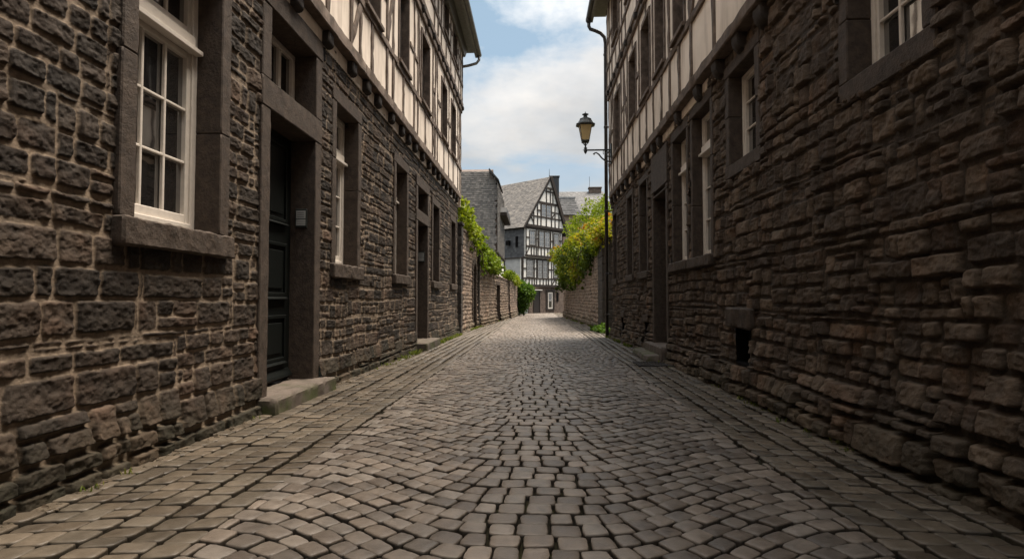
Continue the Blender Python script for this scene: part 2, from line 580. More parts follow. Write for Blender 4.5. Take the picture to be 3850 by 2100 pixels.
# ------------------------------------------------------------------ rubble masonry: a relief surface laid stone by stone
def stone_wall(name, parent, S, us, z0, z1, dz, holes, seed, hr, wr, gap, prot, rough, rnd, mat, wob=1.0, split=.22,
               arches=(), basebulge=0.0, spread=.5, place=None, patch=None):
    rng = random.Random(seed)
    us = np.array(sorted(set([round(float(u), 4) for u in us] + [h for H in holes for h in H[:2]])))
    zs = np.arange(z0, z1 + dz * .5, dz)
    zs = np.array(sorted(set([round(float(z), 4) for z in zs] + [h for H in holes for h in H[2:]])))
    U, Z = np.meshgrid(us, zs)
    su = seed * 7.3
    Zw = Z + wob * (.030 * fbm(U * .55 + su, Z * .25, seed, 2) + .030 * fbm(U * 2.6, Z * .9 + su, seed + 3, 2) + .010 * fbm(U * 14, Z * 14, seed + 4, 2))
    Uw = U + wob * (.035 * fbm(U * 1.2, Z * 3.5 + su, seed + 5, 2) + .012 * fbm(U * 15, Z * 15, seed + 6, 2))
    FD = np.full_like(U, 9.0)
    if patch:
        # the masonry is built in short lifts and runs whose courses do not line up with one another
        pr = np.random.RandomState(seed * 7 + 1)
        e = [z0 - .3]
        while e[-1] < z1 + .3:
            e.append(e[-1] + pr.uniform(*patch[0]))
        e = np.array(e)
        bi = np.clip(np.searchsorted(e, Zw) - 1, 0, len(e) - 2)
        FD = np.minimum(Zw - e[bi], e[bi + 1] - Zw)
        off = np.zeros_like(U)
        for q in range(len(e) - 1):
            m = bi == q
            f = [us[0] - 1.5 + pr.uniform(0, .5)]
            while f[-1] < us[-1] + 1:
                f.append(f[-1] + pr.uniform(*patch[1]))
            f = np.array(f)
            o_ = pr.uniform(-.09, .09, len(f))
            if not m.any():
                continue
            k = np.clip(np.searchsorted(f, Uw[m]) - 1, 0, len(f) - 2)
            off[m] = o_[k]
            FD[m] = np.minimum(FD[m], np.minimum(Uw[m] - f[k], f[k + 1] - Uw[m]))
        Zw = Zw + off
    zb = [z0 - .40]
    while zb[-1] < z1 + .4:
        h = rng.uniform(*hr)
        if zb[-1] < .2 and basebulge:
            h *= 1.15
        zb.append(zb[-1] + h)
    zb = np.array(zb)
    ci = np.clip(np.searchsorted(zb, Zw) - 1, 0, len(zb) - 2)
    D = np.zeros_like(U)
    H = np.zeros_like(U)
    C1 = np.zeros_like(U)
    C2 = np.zeros_like(U)
    umin, umax = us[0] - .6, us[-1] + .6
    for c in range(len(zb) - 1):
        ch = zb[c + 1] - zb[c]
        ub = [umin - rng.uniform(0, .3)]
        while ub[-1] < umax:
            w = rng.uniform(*wr) * (.7 + .5 * ch / hr[1])
            if rng.random() < .18:
                w *= .5
            if rng.random() < .08:
                w *= 1.5
            ub.append(ub[-1] + w)
        ub = np.array(ub)
        n = len(ub) - 1
        rn = np.random.RandomState(seed * 101 + c)
        c1, c2 = rn.rand(n), rn.rand(n)
        ph = prot * (1 - spread + spread * 2 * rn.rand(n))
        tu, tz = (rn.rand(n) - .5), (rn.rand(n) - .5)
        sp = np.where((rn.rand(n) < split) & (ch > .13), .35 + .3 * rn.rand(n), 9.0)
        # jittered edges of each stone
        eb, et = (rn.rand(n) - .3) * .10 * ch, (rn.rand(n) - .3) * .10 * ch
        m = ci == c
        if not m.any():
            continue
        u, z = Uw[m], Zw[m]
        k = np.clip(np.searchsorted(ub, u) - 1, 0, n - 1)
        u0, u1 = ub[k], ub[k + 1]
        zl, zh = zb[c] + np.maximum(eb[k], 0), zb[c + 1] - np.maximum(et[k], 0)
        zs_ = zb[c] + sp[k] * ch
        top = z > zs_
        zl = np.where(top, zs_, zl)
        zh = np.where((~top) & (sp[k] < 1), zs_, zh)
        # split layers break again sideways, each at its own place
        h1 = (c1[k] * 7.13 + top * .37) % 1
        sub = (sp[k] < 1) & (h1 < .75) & (u1 - u0 > .16)
        us_ = u0 + (u1 - u0) * (.3 + .4 * ((c2[k] * 5.7 + top * .51) % 1))
        right = u > us_
        u0, u1 = np.where(sub & right, us_, u0), np.where(sub & ~right, us_, u1)
        var = np.where(sub & right, .31, 0.0)
        du = np.minimum(u - u0, u1 - u)
        dzz = np.minimum(z - zl, zh - z)
        cr = np.minimum(np.minimum((u1 - u0), (zh - zl)) * .26, .034)
        d = np.where((du < cr) & (dzz < cr), cr - np.hypot(cr - du, cr - dzz), np.minimum(du, dzz))
        D[m] = d
        fu = (u - (u0 + u1) / 2) / np.maximum(u1 - u0, .05)
        fz = (z - (zl + zh) / 2) / np.maximum(zh - zl, .05)
        H[m] = ph[k] * np.where(top, .8, 1.0) * (1 - var) + prot * 1.0 * (tu[k] * fu + tz[k] * fz)
        C1[m] = (np.where(top, (c1[k] * 1.7) % 1, c1[k]) + var * 1.9) % 1
        C2[m] = c2[k]
    D = np.minimum(D, FD) + .006 * fbm(U * 26, Z * 26, seed + 9, 4)
    g2 = gap * .5 * (1 + .7 * fbm(U * 1.6, Z * 1.6, seed + 11, 2))
    P = sstep(g2, g2 + rnd, D)
    face = fbm(U * 7, Z * 11, seed + 21, 5, .62)
    fine = fbm(U * 24, Z * 30, seed + 31, 4, .65)
    O = P * (H + rough * face * .9 + rough * .8 * fine) + (1 - P) * (.004 * fbm(U * 20, Z * 20, seed + 41, 3))
    O += .02 * fbm(U * .4, Z * .5, seed + 51, 2)
    if basebulge:
        O += basebulge * sstep(.55, -.05, Z - SLOPE * U + .25 * fbm(U * 1.3, Z * 2, seed + 61, 3)) * (.6 + .9 * P)
    col = np.stack([np.clip(C1 + .18 * face, 0, 1), sstep(g2 * .8, g2 + rnd * .45, D), C2, np.ones_like(U)], -1)
    nu, nz = len(us), len(zs)
    if place is None:
        V = np.stack([U, S * O, Z], -1).reshape(-1, 3)
    else:
        V = place(U, O, Z).reshape(-1, 3)
    ii, jj = np.meshgrid(np.arange(nz - 1), np.arange(nu - 1), indexing='ij')
    uc, zc = (us[jj] + us[jj + 1]) / 2, (zs[ii] + zs[ii + 1]) / 2
    keep = np.ones(uc.shape, bool)
    for (a, b, c, d) in holes:
        keep &= ~((uc > a) & (uc < b) & (zc > c) & (zc < d))
    for (uc0, r, zc0, zbase) in arches:
        keep &= ~((np.abs(uc - uc0) < r) & (zc > zbase) & (zc < zc0)) & ~(np.hypot(uc - uc0, zc - zc0) < r)
    i, j = ii[keep], jj[keep]
    a = i * nu + j
    F = np.stack([a, a + 1, a + nu + 1, a + nu], -1)
    if S > 0 and place is None:
        F = F[:, ::-1]
    return mesh_np(name, V, F, mat, parent, col.reshape(-1, 4))


def graded(y0, y1, base, ref, power=1.6, vis=2.2):
    """column positions along a wall, dense where the wall is near"""
    out, y = [], y0
    while y < y1:
        out.append(y)
        y += .09 if y < vis - .1 else base * max(1.0, y / ref) ** power
    out.append(y1)
    return out


# ------------------------------------------------------------------ openings
def window(parent, S, u0, u1, z0, z1, jamb=.13, lintel=.17, sill_h=.17, sill=True, recess=.165, cols=2, rows=3, transom=None,
           front=.03, sillout=.075, flush_sill=False, frame_mat='white', fw=.055, sw=.045, label=None):
    """a dressed stone surround (sub-part), stone sill, white frame (the part itself) and dark panes"""
    f = MB(S)
    o0, o1 = -recess - .06, -recess
    zt = z1
    f.box(u0 - .01, u0 + fw, o0, o1, z0, zt)
    f.box(u1 - fw, u1 + .01, o0, o1, z0, zt)
    f.box(u0 + fw, u1 - fw, o0, o1, zt - fw, zt)
    f.box(u0 + fw, u1 - fw, o0, o1 + .006, z0, z0 + fw + .015)
    zt2 = zt
    if transom:
        f.box(u0 + .012, u1 - .012, o0, o1 + .055, transom, transom + .035)
        f.box(u0 + fw, u1 - fw, o0 + .002, o1 + .022, transom + .035, transom + .125)
        zt2 = transom
    # sash leaves, a touch behind the frame
    s0, s1 = o0 - .004, o1 - .014
    for (a, b) in ((z0 + fw + .015, zt2), (zt2 + .125, zt - fw)) if transom else ((z0 + fw + .015, zt - fw),):
        f.box(u0 + fw, u0 + fw + sw, s0, s1, a, b)
        f.box(u1 - fw - sw, u1 - fw, s0, s1, a, b)
        f.box(u0 + fw + sw, u1 - fw - sw, s0, s1, a, a + sw + .02)
        f.box(u0 + fw + sw, u1 - fw - sw, s0, s1, b - sw, b)
    iu0, iu1 = u0 + fw + sw, u1 - fw - sw
    for k in range(1, cols):
        uu = iu0 + (iu1 - iu0) * k / cols
        f.box(uu - .011, uu + .011, s0 + .02, s1 - .004, z0 + fw + .03, zt - fw - .02)
    lo, hi = z0 + fw + sw + .03, zt2 - sw
    for k in range(1, rows):
        zz = lo + (hi - lo) * k / rows
        f.box(iu0, iu1, s0 + .022, s1 - .006, zz - .010, zz + .010)
    w = f.build('window', M[frame_mat], parent, bevel=.004)
    if label:
        w['label'] = label
    g = MB(S)
    g.box(u0 + fw, u1 - fw, o0 - .012, o0 + .012, z0 + fw, zt - fw)
    g.build('pane', M['glass'], w)
    s = MB(S)
    b0, b1 = -recess - .22, front
    zs0 = z0 if sill else z0 - .14
    for (a_, c_) in ((u0 - jamb, u0), (u1, u1 + jamb)):
        zj = z0 + (z1 - z0) * random.uniform(.35, .65)
        s.box(a_ + random.uniform(-.006, .006) * (a_ < u0), c_, b0, b1 + random.uniform(-.004, .004), z0, zj - .003)
        s.box(a_, c_ + random.uniform(-.006, .006) * (c_ > u1), b0, b1 + random.uniform(-.004, .004), zj, z1)
    s.box(u0 - jamb - .01, u1 + jamb + .01, b0, b1 + .002, z1 + .002, z1 + lintel)
    if flush_sill:
        s.box(u0 - jamb - .005, u1 + jamb + .005, b0, b1 + .004, z0 - sill_h, z0 - .002)
    s.build('surround', M['trim'], w, bevel=.008, rough=.0025, cell=.05)
    if sill and not flush_sill:
        q = MB(S)
        q.box(u0 - jamb - .02, u1 + jamb + .02, b0, sillout, z0 - sill_h, z0 - .002)
        q.build('sill', M['trim'], w, bevel=.012, rough=.006, cell=.03)
    return w


def front_door(parent, S, u0, u1, zs, zd, zl, zt, ztop, jamb=.16, recess=.24, mat='door_dark', white_transom=True, step=(.3, .25), front=.03, label=None, knob_u=.12):
    """panelled door with stone surround; zs step top, zd door head, zl transom sill, zt transom head, ztop lintel top"""
    d = MB(S)
    o0, o1 = -recess - .05, -recess
    d.box(u0 - .01, u1 + .01, o0, o1, zs + .01, zd + .01)
    W = u1 - u0
    H = zd - zs
    for (a, b) in ((.05, .27), (.31, .56), (.61, .965)):
        p0, p1 = zs + H * a + .09, zs + H * b
        # raised frame round each panel
        for (x0, x1, y0, y1) in ((.11, .15, p0, p1), (W - .15, W - .11, p0, p1)):
            d.box(u0 + x0, u0 + x1, o1, o1 + .022, y0, y1)
        d.box(u0 + .15, u0 + W - .15, o1, o1 + .022, p0, p0 + .035)
        d.box(u0 + .15, u0 + W - .15, o1, o1 + .022, p1 - .035, p1)
        d.box(u0 + .2, u0 + W - .2, o1, o1 + .014, p0 + .08, p1 - .08)
        d.prism_u([(o1, p0 - .03), (o1 + .045, p0 - .03), (o1 + .022, p0 - .004), (o1, p0 - .004)], u0 + .12, u0 + W - .12)
    d.prism_u([(o1, zs + .05), (o1 + .06, zs + .05), (o1 + .05, zs + .075), (o1 + .012, zs + .13), (o1, zs + .13)], u0 + .03, u1 - .03)
    dr = d.build('door', M[mat], parent, bevel=.004)
    if label:
        dr['label'] = label
    k = MB(S)
    ku = u0 + knob_u
    kz = zs + 1.12
    k.box(ku - .02, ku + .02, o1, o1 + .008, kz - .10, kz + .08)
    k.tube([(ku, o1, kz), (ku, o1 + .05, kz)], .009, 8)
    k.tube([(ku, o1 + .05, kz), (ku + .11, o1 + .05, kz)], .008, 8)
    k.build('handle', M['brass'], dr)
    s = MB(S)
    b0, b1 = -recess - .2, front
    s.box(u0 - jamb, u0, b0, b1, zs - .02, zd)
    s.box(u1, u1 + jamb, b0, b1, zs - .02, zd)
    s.box(u0 - jamb - .006, u1 + jamb + .006, b0, b1 + .004, zd + .002, zl - .002)
    s.box(u0 - jamb, u0, b0, b1, zl, zt)
    s.box(u1, u1 + jamb, b0, b1, zl, zt)
    s.box(u0 - jamb - .008, u1 + jamb + .008, b0, b1 + .006, zt + .002, ztop)
    s.build('surround', M['trim'], dr, bevel=.008, rough=.0025, cell=.05)
    if zt - zl > .2:
        t = MB(S)
        r0, r1 = -recess - .03, -recess + .03
        t.box(u0, u1, r0, r1, zl, zl + .06)
        t.box(u0, u1, r0, r1, zt - .06, zt)
        t.box(u0, u0 + .07, r0, r1, zl + .06, zt - .06)
        t.box(u1 - .07, u1, r0, r1, zl + .06, zt - .06)
        n = 3
        for i in range(1, n):
            uu = u0 + (u1 - u0) * i / n
            t.box(uu - .028, uu + .028, r0 + .004, r1 - .006, zl + .06, zt - .06)
        tw = t.build('transom_window', M['white' if white_transom else 'timber_dark'], parent, bevel=.004)  # flag picks the frame's own finish: white paint, else dark timber
        g = MB(S)
        g.box(u0 + .03, u1 - .03, r0 + .01, r0 + .026, zl + .03, zt - .03)
        g.build('pane', M['glass'], tw)
    if step:
        q = MB(S)
        q.box(u0 - jamb - step[1] * .1, u1 + jamb + step[1], -recess - .1, step[0], SLOPE * u0 - .15, zs, .008)
        q.build('doorstep', M['step'], parent, bevel=.018, rough=.008, cell=.06)
    return dr


def plaster_sheet(name, parent, S, u0, u1, o, z0, z1, holes, mat):
    us = sorted(set([u0, u1] + [h for H in holes for h in H[:2]]))
    zs = sorted(set([z0, z1] + [h for H in holes for h in H[2:]]))
    b = MB(S)
    for i in range(len(us) - 1):
        for j in range(len(zs) - 1):
            uc, zc = (us[i] + us[i + 1]) / 2, (zs[j] + zs[j + 1]) / 2
            if any(a < uc < bb and c < zc < d for a, bb, c, d in holes):
                continue
            b.add([(us[i], o, zs[j]), (us[i + 1], o, zs[j]), (us[i + 1], o, zs[j + 1]), (us[i], o, zs[j + 1])], [(0, 1, 2, 3)])
    return b.build(name, mat, parent)


def upper_window(parent, S, u0, u1, z0, z1, o, label=None):
    f = MB(S)
    t = .055
    f.box(u0 - t, u0, o - .20, o + .012, z0 - .02, z1 + .02)
    f.box(u1, u1 + t, o - .20, o + .012, z0 - .02, z1 + .02)
    f.box(u0, u1, o - .20, o + .010, z1, z1 + .09)
    f.box(u0 - t - .03, u1 + t + .03, o - .20, o + .055, z0 - .085, z0 - .022)
    w = f.build('window', M['timber'], parent, bevel=.005)
    g = MB(S)
    g.box(u0 - .01, u1 + .01, o - .18, o - .155, z0 - .03, z1 + .01)
    g.build('pane', M['glass'], w)
    s = MB(S)
    a0, a1 = o - .155, o - .125
    s.box(u0, u0 + .05, a0, a1, z0, z1)
    s.box(u1 - .05, u1, a0, a1, z0, z1)
    s.box(u0 + .05, u1 - .05, a0, a1, z0, z0 + .06)
    s.box(u0 + .05, u1 - .05, a0, a1, z1 - .05, z1)
    um = (u0 + u1) / 2
    s.box(um - .03, um + .03, a0, a1 + .004, z0 + .06, z1 - .05)
    s.box(u0 + .05, u1 - .05, a0, a1 + .002, z0 + (z1 - z0) * .68, z0 + (z1 - z0) * .68 + .035)
    s.build('sash', M['timber_dark'], w, bevel=.003)
    return w


def storey(parent, S, u0, u1, zb, zt, o, studs, wins, rail, beam_t=.15, mid=(), brace=()):
    """plaster sheet with window holes, timber frame in front of it, windows"""
    holes = [(a - .07, b + .07, c - .08, d + .09) for a, b, c, d in wins]
    plaster_sheet('plaster_wall', parent, S, u0, u1, o - .012, zb, zt, holes, M['plaster'])
    t = MB(S)
    def inwin(u, w=.05):
        return [(c, d) for a, b, c, d in wins if a - .10 - w < u < b + .10 + w]
    for u in studs:
        w = random.uniform(.075, .105)
        hit = [(c, d) for a, b, c, d in wins if a - .02 < u < b + .02]
        ln = random.uniform(-.028, .028)
        if hit:
            t.bar((u, o - .03, zb), (u, o - .03, hit[0][0] - .09), w, .036)
            t.bar((u, o - .03, hit[0][1] + .09), (u, o - .03, zt), w, .036)
        else:
            t.bar((u, o - .03, zb), (u + ln, o - .03, zt), w, .034 + random.uniform(0, .006))
    cuts = sorted([u0] + [x for a, b, c, d in wins if c - .1 < rail < d for x in (a - .08, b + .08)] + [u1])
    for i in range(0, len(cuts) - 1, 2):
        x = cuts[i]
        while x < cuts[i + 1] - .02:
            y = min(cuts[i + 1], x + 2.3)
            t.bar((x, o - .028, rail + random.uniform(-.015, .015)), (y, o - .028, rail + random.uniform(-.015, .015)), .10, .045)
            x = y
    for (a, b, z) in mid:
        t.bar((a, o - .029, z), (b, o - .029, z + random.uniform(-.02, .02)), .095, .040)
    for (a, za, b, zb_) in brace:
        t.bar((a, o - .0285, za), (b, o - .0285, zb_), .095, .039)
    t.build('timber_frame', M['timber'], parent, bevel=.006, rough=.009, cell=.18)
    for a, b, c, d in wins:
        upper_window(parent, S, a, b, c, d, o)


def rubble_holes(ops):
    return ops


# ------------------------------------------------------------------ ground, street, pavements
def ground_sheet():
    xs = [-400, -60, -12, -3, 0, 3, 12, 60, 400]
    ys = [-60, -10, 0, 5, 20, 50, 120, 700]
    V = [(x, y, SLOPE * y - .030) for y in ys for x in xs]
    n = len(xs)
    F = [(j * n + i, j * n + i + 1, (j + 1) * n + i + 1, (j + 1) * n + i) for j in range(len(ys) - 1) for i in range(n - 1)]
    return tag(mesh_np('ground', V, F, M['soil'], smooth=False), kind='structure')


ground_sheet()


def setts(name, Q, mat, seed, gap=.0038, gu=1.2):
    """Q (n,4,2): corners of each stone, laid as pillow-topped setts"""
    rn = np.random.RandomState(seed)
    Q = Q + rn.uniform(-.0045, .0045, Q.shape)
    n = len(Q)
    cen = Q.mean(1)
    order = np.argsort(cen[:, 1])
    Q, cen = Q[order], cen[order]
    near = (cen[:, 1] > 1.2) & (cen[:, 1] < 9)
    objs = []
    Vall, Fall, Call, base = [], [], [], 0
    for sel, npt, rings in ((near, 20, [(1.0, -.04), (.99, -.010), (.965, -.0025), (.90, .0), (.45, .0012)]), (~near, 12, [(1.0, -.04), (.95, -.008), (.78, .001)])):
        q = Q[sel]
        m = len(q)
        if not m:
            continue
        t = 2 * np.pi * (np.arange(npt) + .5) / npt
        pw = rn.uniform(5.0, 11.0, m)[:, None]
        ca, sa = np.cos(t)[None], np.sin(t)[None]
        r = (np.abs(ca) ** pw + np.abs(sa) ** pw) ** (-1 / pw)
        a, b = r * ca, r * sa                                   # (m,npt) in [-1,1]
        r = 1 + rn.uniform(-.035, .035, a.shape)
        a, b = a * r, b * r
        lu = np.linalg.norm((q[:, 1] + q[:, 2] - q[:, 0] - q[:, 3]) / 2, axis=1)
        lv = np.linalg.norm((q[:, 2] + q[:, 3] - q[:, 0] - q[:, 1]) / 2, axis=1)
        g = gap * rn.uniform(.7, 1.5, m)
        fa, fb = (1 - 2 * g * gu / lu)[:, None], (1 - 2 * g / lv)[:, None]
        hj = rn.uniform(-.005, .005, m)[:, None]
        tx, ty = rn.uniform(-.04, .04, m)[:, None], rn.uniform(-.04, .04, m)[:, None]
        c1, c2 = rn.rand(m)[:, None], rn.rand(m)[:, None]
        vs, cs = [], []
        for (s, z) in rings + [(0.0, .0025 if npt == 20 else .002)]:
            aa, bb = (a * s * fa, b * s * fb) if s else (np.zeros((m, 1)), np.zeros((m, 1)))
            x = ((1 - aa) * (1 - bb) * q[:, 0, 0:1] + (1 + aa) * (1 - bb) * q[:, 1, 0:1] + (1 + aa) * (1 + bb) * q[:, 2, 0:1] + (1 - aa) * (1 + bb) * q[:, 3, 0:1]) / 4
            y = ((1 - aa) * (1 - bb) * q[:, 0, 1:2] + (1 + aa) * (1 - bb) * q[:, 1, 1:2] + (1 + aa) * (1 + bb) * q[:, 2, 1:2] + (1 - aa) * (1 + bb) * q[:, 3, 1:2]) / 4
            zz = z + hj + tx * (x - q[:, :, 0].mean(1)[:, None]) + ty * (y - q[:, :, 1].mean(1)[:, None]) + SLOPE * y
            vs.append(np.stack([x, y, zz], -1))
            gcol = {0: 0.0, 1: .25}.get(len(vs) - 1, 1.0) if npt == 20 else {0: 0.0, 1: .55}.get(len(vs) - 1, 1.0)
            cs.append(np.stack([np.broadcast_to(c1, x.shape), np.full(x.shape, gcol), np.broadcast_to(c2, x.shape), np.ones(x.shape)], -1))
        V = np.concatenate(vs, 1)
        Cc = np.concatenate(cs, 1)
        per = V.shape[1]
        nr = len(rings)
        f4 = []
        for i in range(nr - 1):
            for k in range(npt):
                f4.append((i * npt + k, i * npt + (k + 1) % npt, (i + 1) * npt + (k + 1) % npt, (i + 1) * npt + k))
        for k in range(0, npt, 2):
            f4.append(((nr - 1) * npt + k, (nr - 1) * npt + (k + 1) % npt, (nr - 1) * npt + (k + 2) % npt, nr * npt))
        f4 = np.array(f4)
        F = (f4[None] + (np.arange(m) * per)[:, None, None]).reshape(-1, 4) + base
        Vall.append(V.reshape(-1, 3))
        Call.append(Cc.reshape(-1, 4))
        Fall.append(F)
        base += m * per
    return tag(mesh_np(name, np.concatenate(Vall), np.concatenate(Fall), mat, None, np.concatenate(Call)), kind='structure')


XL, XR = -1.36, 1.36


def build_street():
    rn = np.random.RandomState(4)
    w, A, t = XR, .62, .122
    fl = .20                                                    # the crown of each arc is nearly straight
    ex = lambda x: np.maximum(np.abs(x) - fl, 0) / (w - fl)
    yc = lambda x: A * (1 - np.cos(np.pi * ex(x))) / 2           # each course swings away from the viewer towards the gutters
    dy = lambda x: A * np.pi / (2 * (w - fl)) * np.sin(np.pi * ex(x)) * np.sign(x)
    xs = np.linspace(-w, w, 400)
    arc = np.concatenate([[0], np.cumsum(np.hypot(np.diff(xs), np.diff(yc(xs))))])
    L = arc[-1]
    Q = []
    edges, y = [], -4.0
    while y < 60:
        edges.append(y)
        y += t * rn.uniform(.94, 1.06)

    def lean(x, dt):                                            # sides of a stone stand square to its course
        th = np.arctan(dy(x))
        return np.clip(x - dt * np.sin(th) * np.cos(th), -w, w)
    for r in range(len(edges) - 1):
        dt = edges[r + 1] - edges[r]
        s = [-(.06 if r % 2 else 0) + rn.uniform(-.02, .0)]
        while s[-1] < L:
            s.append(s[-1] + rn.uniform(.106, .146))
        s = np.clip(np.array(s), 0, L)
        x = np.interp(s, arc, xs)
        for i in range(len(s) - 1):
            if s[i + 1] - s[i] < .035:
                continue
            x0, x1 = x[i], x[i + 1]
            xa, xb = lean(x0, dt), lean(x1, dt)
            Q.append([(x0, edges[r] + yc(x0)), (x1, edges[r] + yc(x1)), (xb, edges[r + 1] + yc(xb)), (xa, edges[r + 1] + yc(xa))])
    Q = np.array(Q)
    setts('street', Q, M['sett'], 11)
    # gutter strips of larger setts in straight columns along both walls
    for nm, cols in (('pavement', np.linspace(XL + .004, -2.36, 8)), ('pavement', np.linspace(XR - .004, 2.04, 6))):
        Q = []
        for c in range(len(cols) - 1):
            a, b = sorted((cols[c], cols[c + 1]))
            y = -3 + rn.uniform(0, .1)
            while y < 60:
                h = rn.uniform(.098, .145)
                wv = .012 * math.sin(y * .9 + c) + .008 * math.sin(y * 2.3 + c * 2)
                sk = .025 * (1 if a < 0 else -1)
                Q.append([(a + wv, y), (b + wv, y + sk), (b + wv, y + h + sk), (a + wv, y + h)])
                y += h
        setts(nm, np.array(Q), M['sett_side'], 21 if cols[1] < 0 else 22, .0055, 1.0)


build_street()


# ------------------------------------------------------------------ slates
def slate_field(name, parent, org, eu, ev, wu, hv, mat, row=.2, sw=.18, inside=None, seed=1, backing=True):
    """overlapping slates on the plane org + u*eu + v*ev (parent's coordinates)"""
    rn = np.random.RandomState(seed)
    org, eu, ev = (np.array(a, float) for a in (org, eu, ev))
    n = np.cross(eu, ev)
    n /= np.linalg.norm(n)
    V, F, Cc = [], [], []
    v = 0.0
    r = 0
    while v < hv:
        u = -rn.uniform(0, sw)
        sag = rn.uniform(-.012, .012)
        while u < wu:
            w = sw * rn.uniform(.75, 1.3)
            ua, ub = max(u, 0), min(u + w - .006, wu)
            vt = min(v + row * 1.12, hv)
            if ub - ua > .02 and (inside is None or inside((ua + ub) / 2, (v + vt) / 2)):
                j = rn.uniform(-.014, .014, 2)
                l = .016 + rn.uniform(-.004, .010)
                b = len(V)
                for (uu, vv, hh) in ((ua, v + j[0] + sag, l), (ub, v + j[1] + sag, l), (ub, vt, .004), (ua, vt, .004), (ua, v + j[0] + sag, l - .012), (ub, v + j[1] + sag, l - .012)):
                    V.append(org + eu * uu + ev * vv + n * hh)
                F += [(b, b + 1, b + 2, b + 3), (b + 4, b + 5, b + 1, b)]
                c = rn.rand()
                Cc += [(c, 1, 1, 1)] * 6
            u += w
        v += row
        r += 1
    if backing and inside is None:
        b = len(V)
        V += [org, org + eu * wu, org + eu * wu + ev * hv, org + ev * hv]
        F.append((b, b + 1, b + 2, b + 3))
        Cc += [(.1, 1, 1, 1)] * 4
    return mesh_np(name, np.array(V), np.array(F), mat, parent, np.array(Cc), smooth=False)


# ------------------------------------------------------------------ foliage
def leaves(name, P, size, mat, parent=None, seed=1, hue=None, droop=.5):
    """P (n,3) leaf positions -> folded leaf faces"""
    rn = np.random.RandomState(seed)
    n = len(P)
    a = rn.normal(size=(n, 3))
    a[:, 2] -= droop
    a /= np.linalg.norm(a, axis=1)[:, None]
    b = np.cross(a, rn.normal(size=(n, 3)))
    b /= np.linalg.norm(b, axis=1)[:, None]
    c = np.cross(a, b)
    s = (size * rn.uniform(.6, 1.35, n))[:, None]
    v0, v1 = P - a * s * .5, P + a * s * .55
    v2 = P + b * s * .42 + c * s * .12 - a * s * .08
    v3 = P - b * s * .42 + c * s * .12 - a * s * .08
    V = np.stack([v0, v2, v1, v3], 1).reshape(-1, 3)
    F = np.arange(4 * n).reshape(-1, 4)
    h = rn.rand(n) if hue is None else np.clip(hue + rn.normal(0, .13, n), 0, 1)
    C4 = np.repeat(np.stack([h, h, h, np.ones(n)], -1), 4, axis=0)
    return mesh_np(name, V, F, mat, parent, C4, smooth=False)


def clump_points(blobs, n, seed, shell=.55, lump=.35, sub=9):
    """leaf positions in clumps spread over ellipsoid blobs (x,y,z,rx,ry,rz)"""
    rn = np.random.RandomState(seed)
    vol = np.array([b[3] * b[4] * b[5] for b in blobs]) ** .67
    out = []
    for b, k in zip(blobs, np.maximum(4, (n * vol / vol.sum()).astype(int))):
        m = max(2, k // sub)
        d = rn.normal(size=(m, 3))
        d /= np.linalg.norm(d, axis=1)[:, None]
        r = (shell + (1 - shell) * rn.rand(m)) * rn.uniform(.8, 1.18, m)
        c = np.array(b[:3]) + d * r[:, None] * np.array(b[3:])
        i = rn.randint(0, m, k)
        out.append(c[i] + rn.normal(0, 1, (k, 3)) * lump * min(b[3:]) * .55)
    return np.concatenate(out)


# ================================================================== LEFT HOUSE
random.seed(3)
LH = tag(empty('half_timbered_house', (-2.40, 0, 0), R(90)),
         'long house on the left with mortared dark rubble ground floor and cream half-timbered upper floors', 'house')
S = -1
WL = dict(A=(3.24, 4.13, 1.43, 3.30), C=(6.58, 7.40, 1.37, 3.29), D=(9.43, 10.24, 1.37, 3.25), F=(12.85, 13.64, 1.36, 3.13), G=(15.57, 16.38, 1.37, 3.13))
DL = dict(B=(4.92, 5.95, .105, 2.64, 2.90, 3.56, 3.78), E=(11.19, 12.20, .10, 2.52, 2.75, 3.21, 3.42))
holes = []
for k, (a, b, c, d) in WL.items():
    holes.append((a - .11, b + .11, c - .15, d + .15))
for k, (a, b, zs, zd, zl, zt, zz) in DL.items():
    holes.append((a - .14, b + .14, zs - .2, zz - .02))
for (a, b) in ((-2.6, -1.7), (-.2, .7)):                       # windows behind and beside the viewer
    holes.append((a - .11, b + .11, 1.25, 3.45))
stone_wall('stone_wall', LH, S, graded(-14, 16.9, .0062, 2.6, 1.5), -.35, 3.86, .0068, holes, 5, (.11, .205), (.16, .40), .017, .014, .012, .009,
           M['stone_dark'], wob=.5, split=.13, basebulge=.045, patch=((.45, .8), (.7, 1.8)))
window(LH, S, *WL['A'], cols=3, rows=3, transom=2.77, sill_h=.17)
window(LH, S, *WL['C'], cols=2, rows=3, transom=2.70, sill_h=.17)
window(LH, S, *WL['D'], cols=2, rows=3, transom=2.68, recess=.17, sill_h=.16)
window(LH, S, *WL['F'], cols=2, rows=3, transom=2.6, recess=.2, sill_h=.16, frame_mat='timber_dark')
window(LH, S, *WL['G'], cols=2, rows=3, transom=2.6, recess=.2, sill_h=.16, frame_mat='timber_dark')
window(LH, S, -.2, .7, 1.42, 3.3, cols=3, rows=3, transom=2.54)
window(LH, S, -2.6, -1.7, 1.42, 3.3, cols=3, rows=3, transom=2.54)
front_door(LH, S, *DL['B'], mat='door_dark', white_transom=True, step=(.20, .07))
front_door(LH, S, *DL['E'], mat='door_brown', white_transom=False, step=(.26, .18))


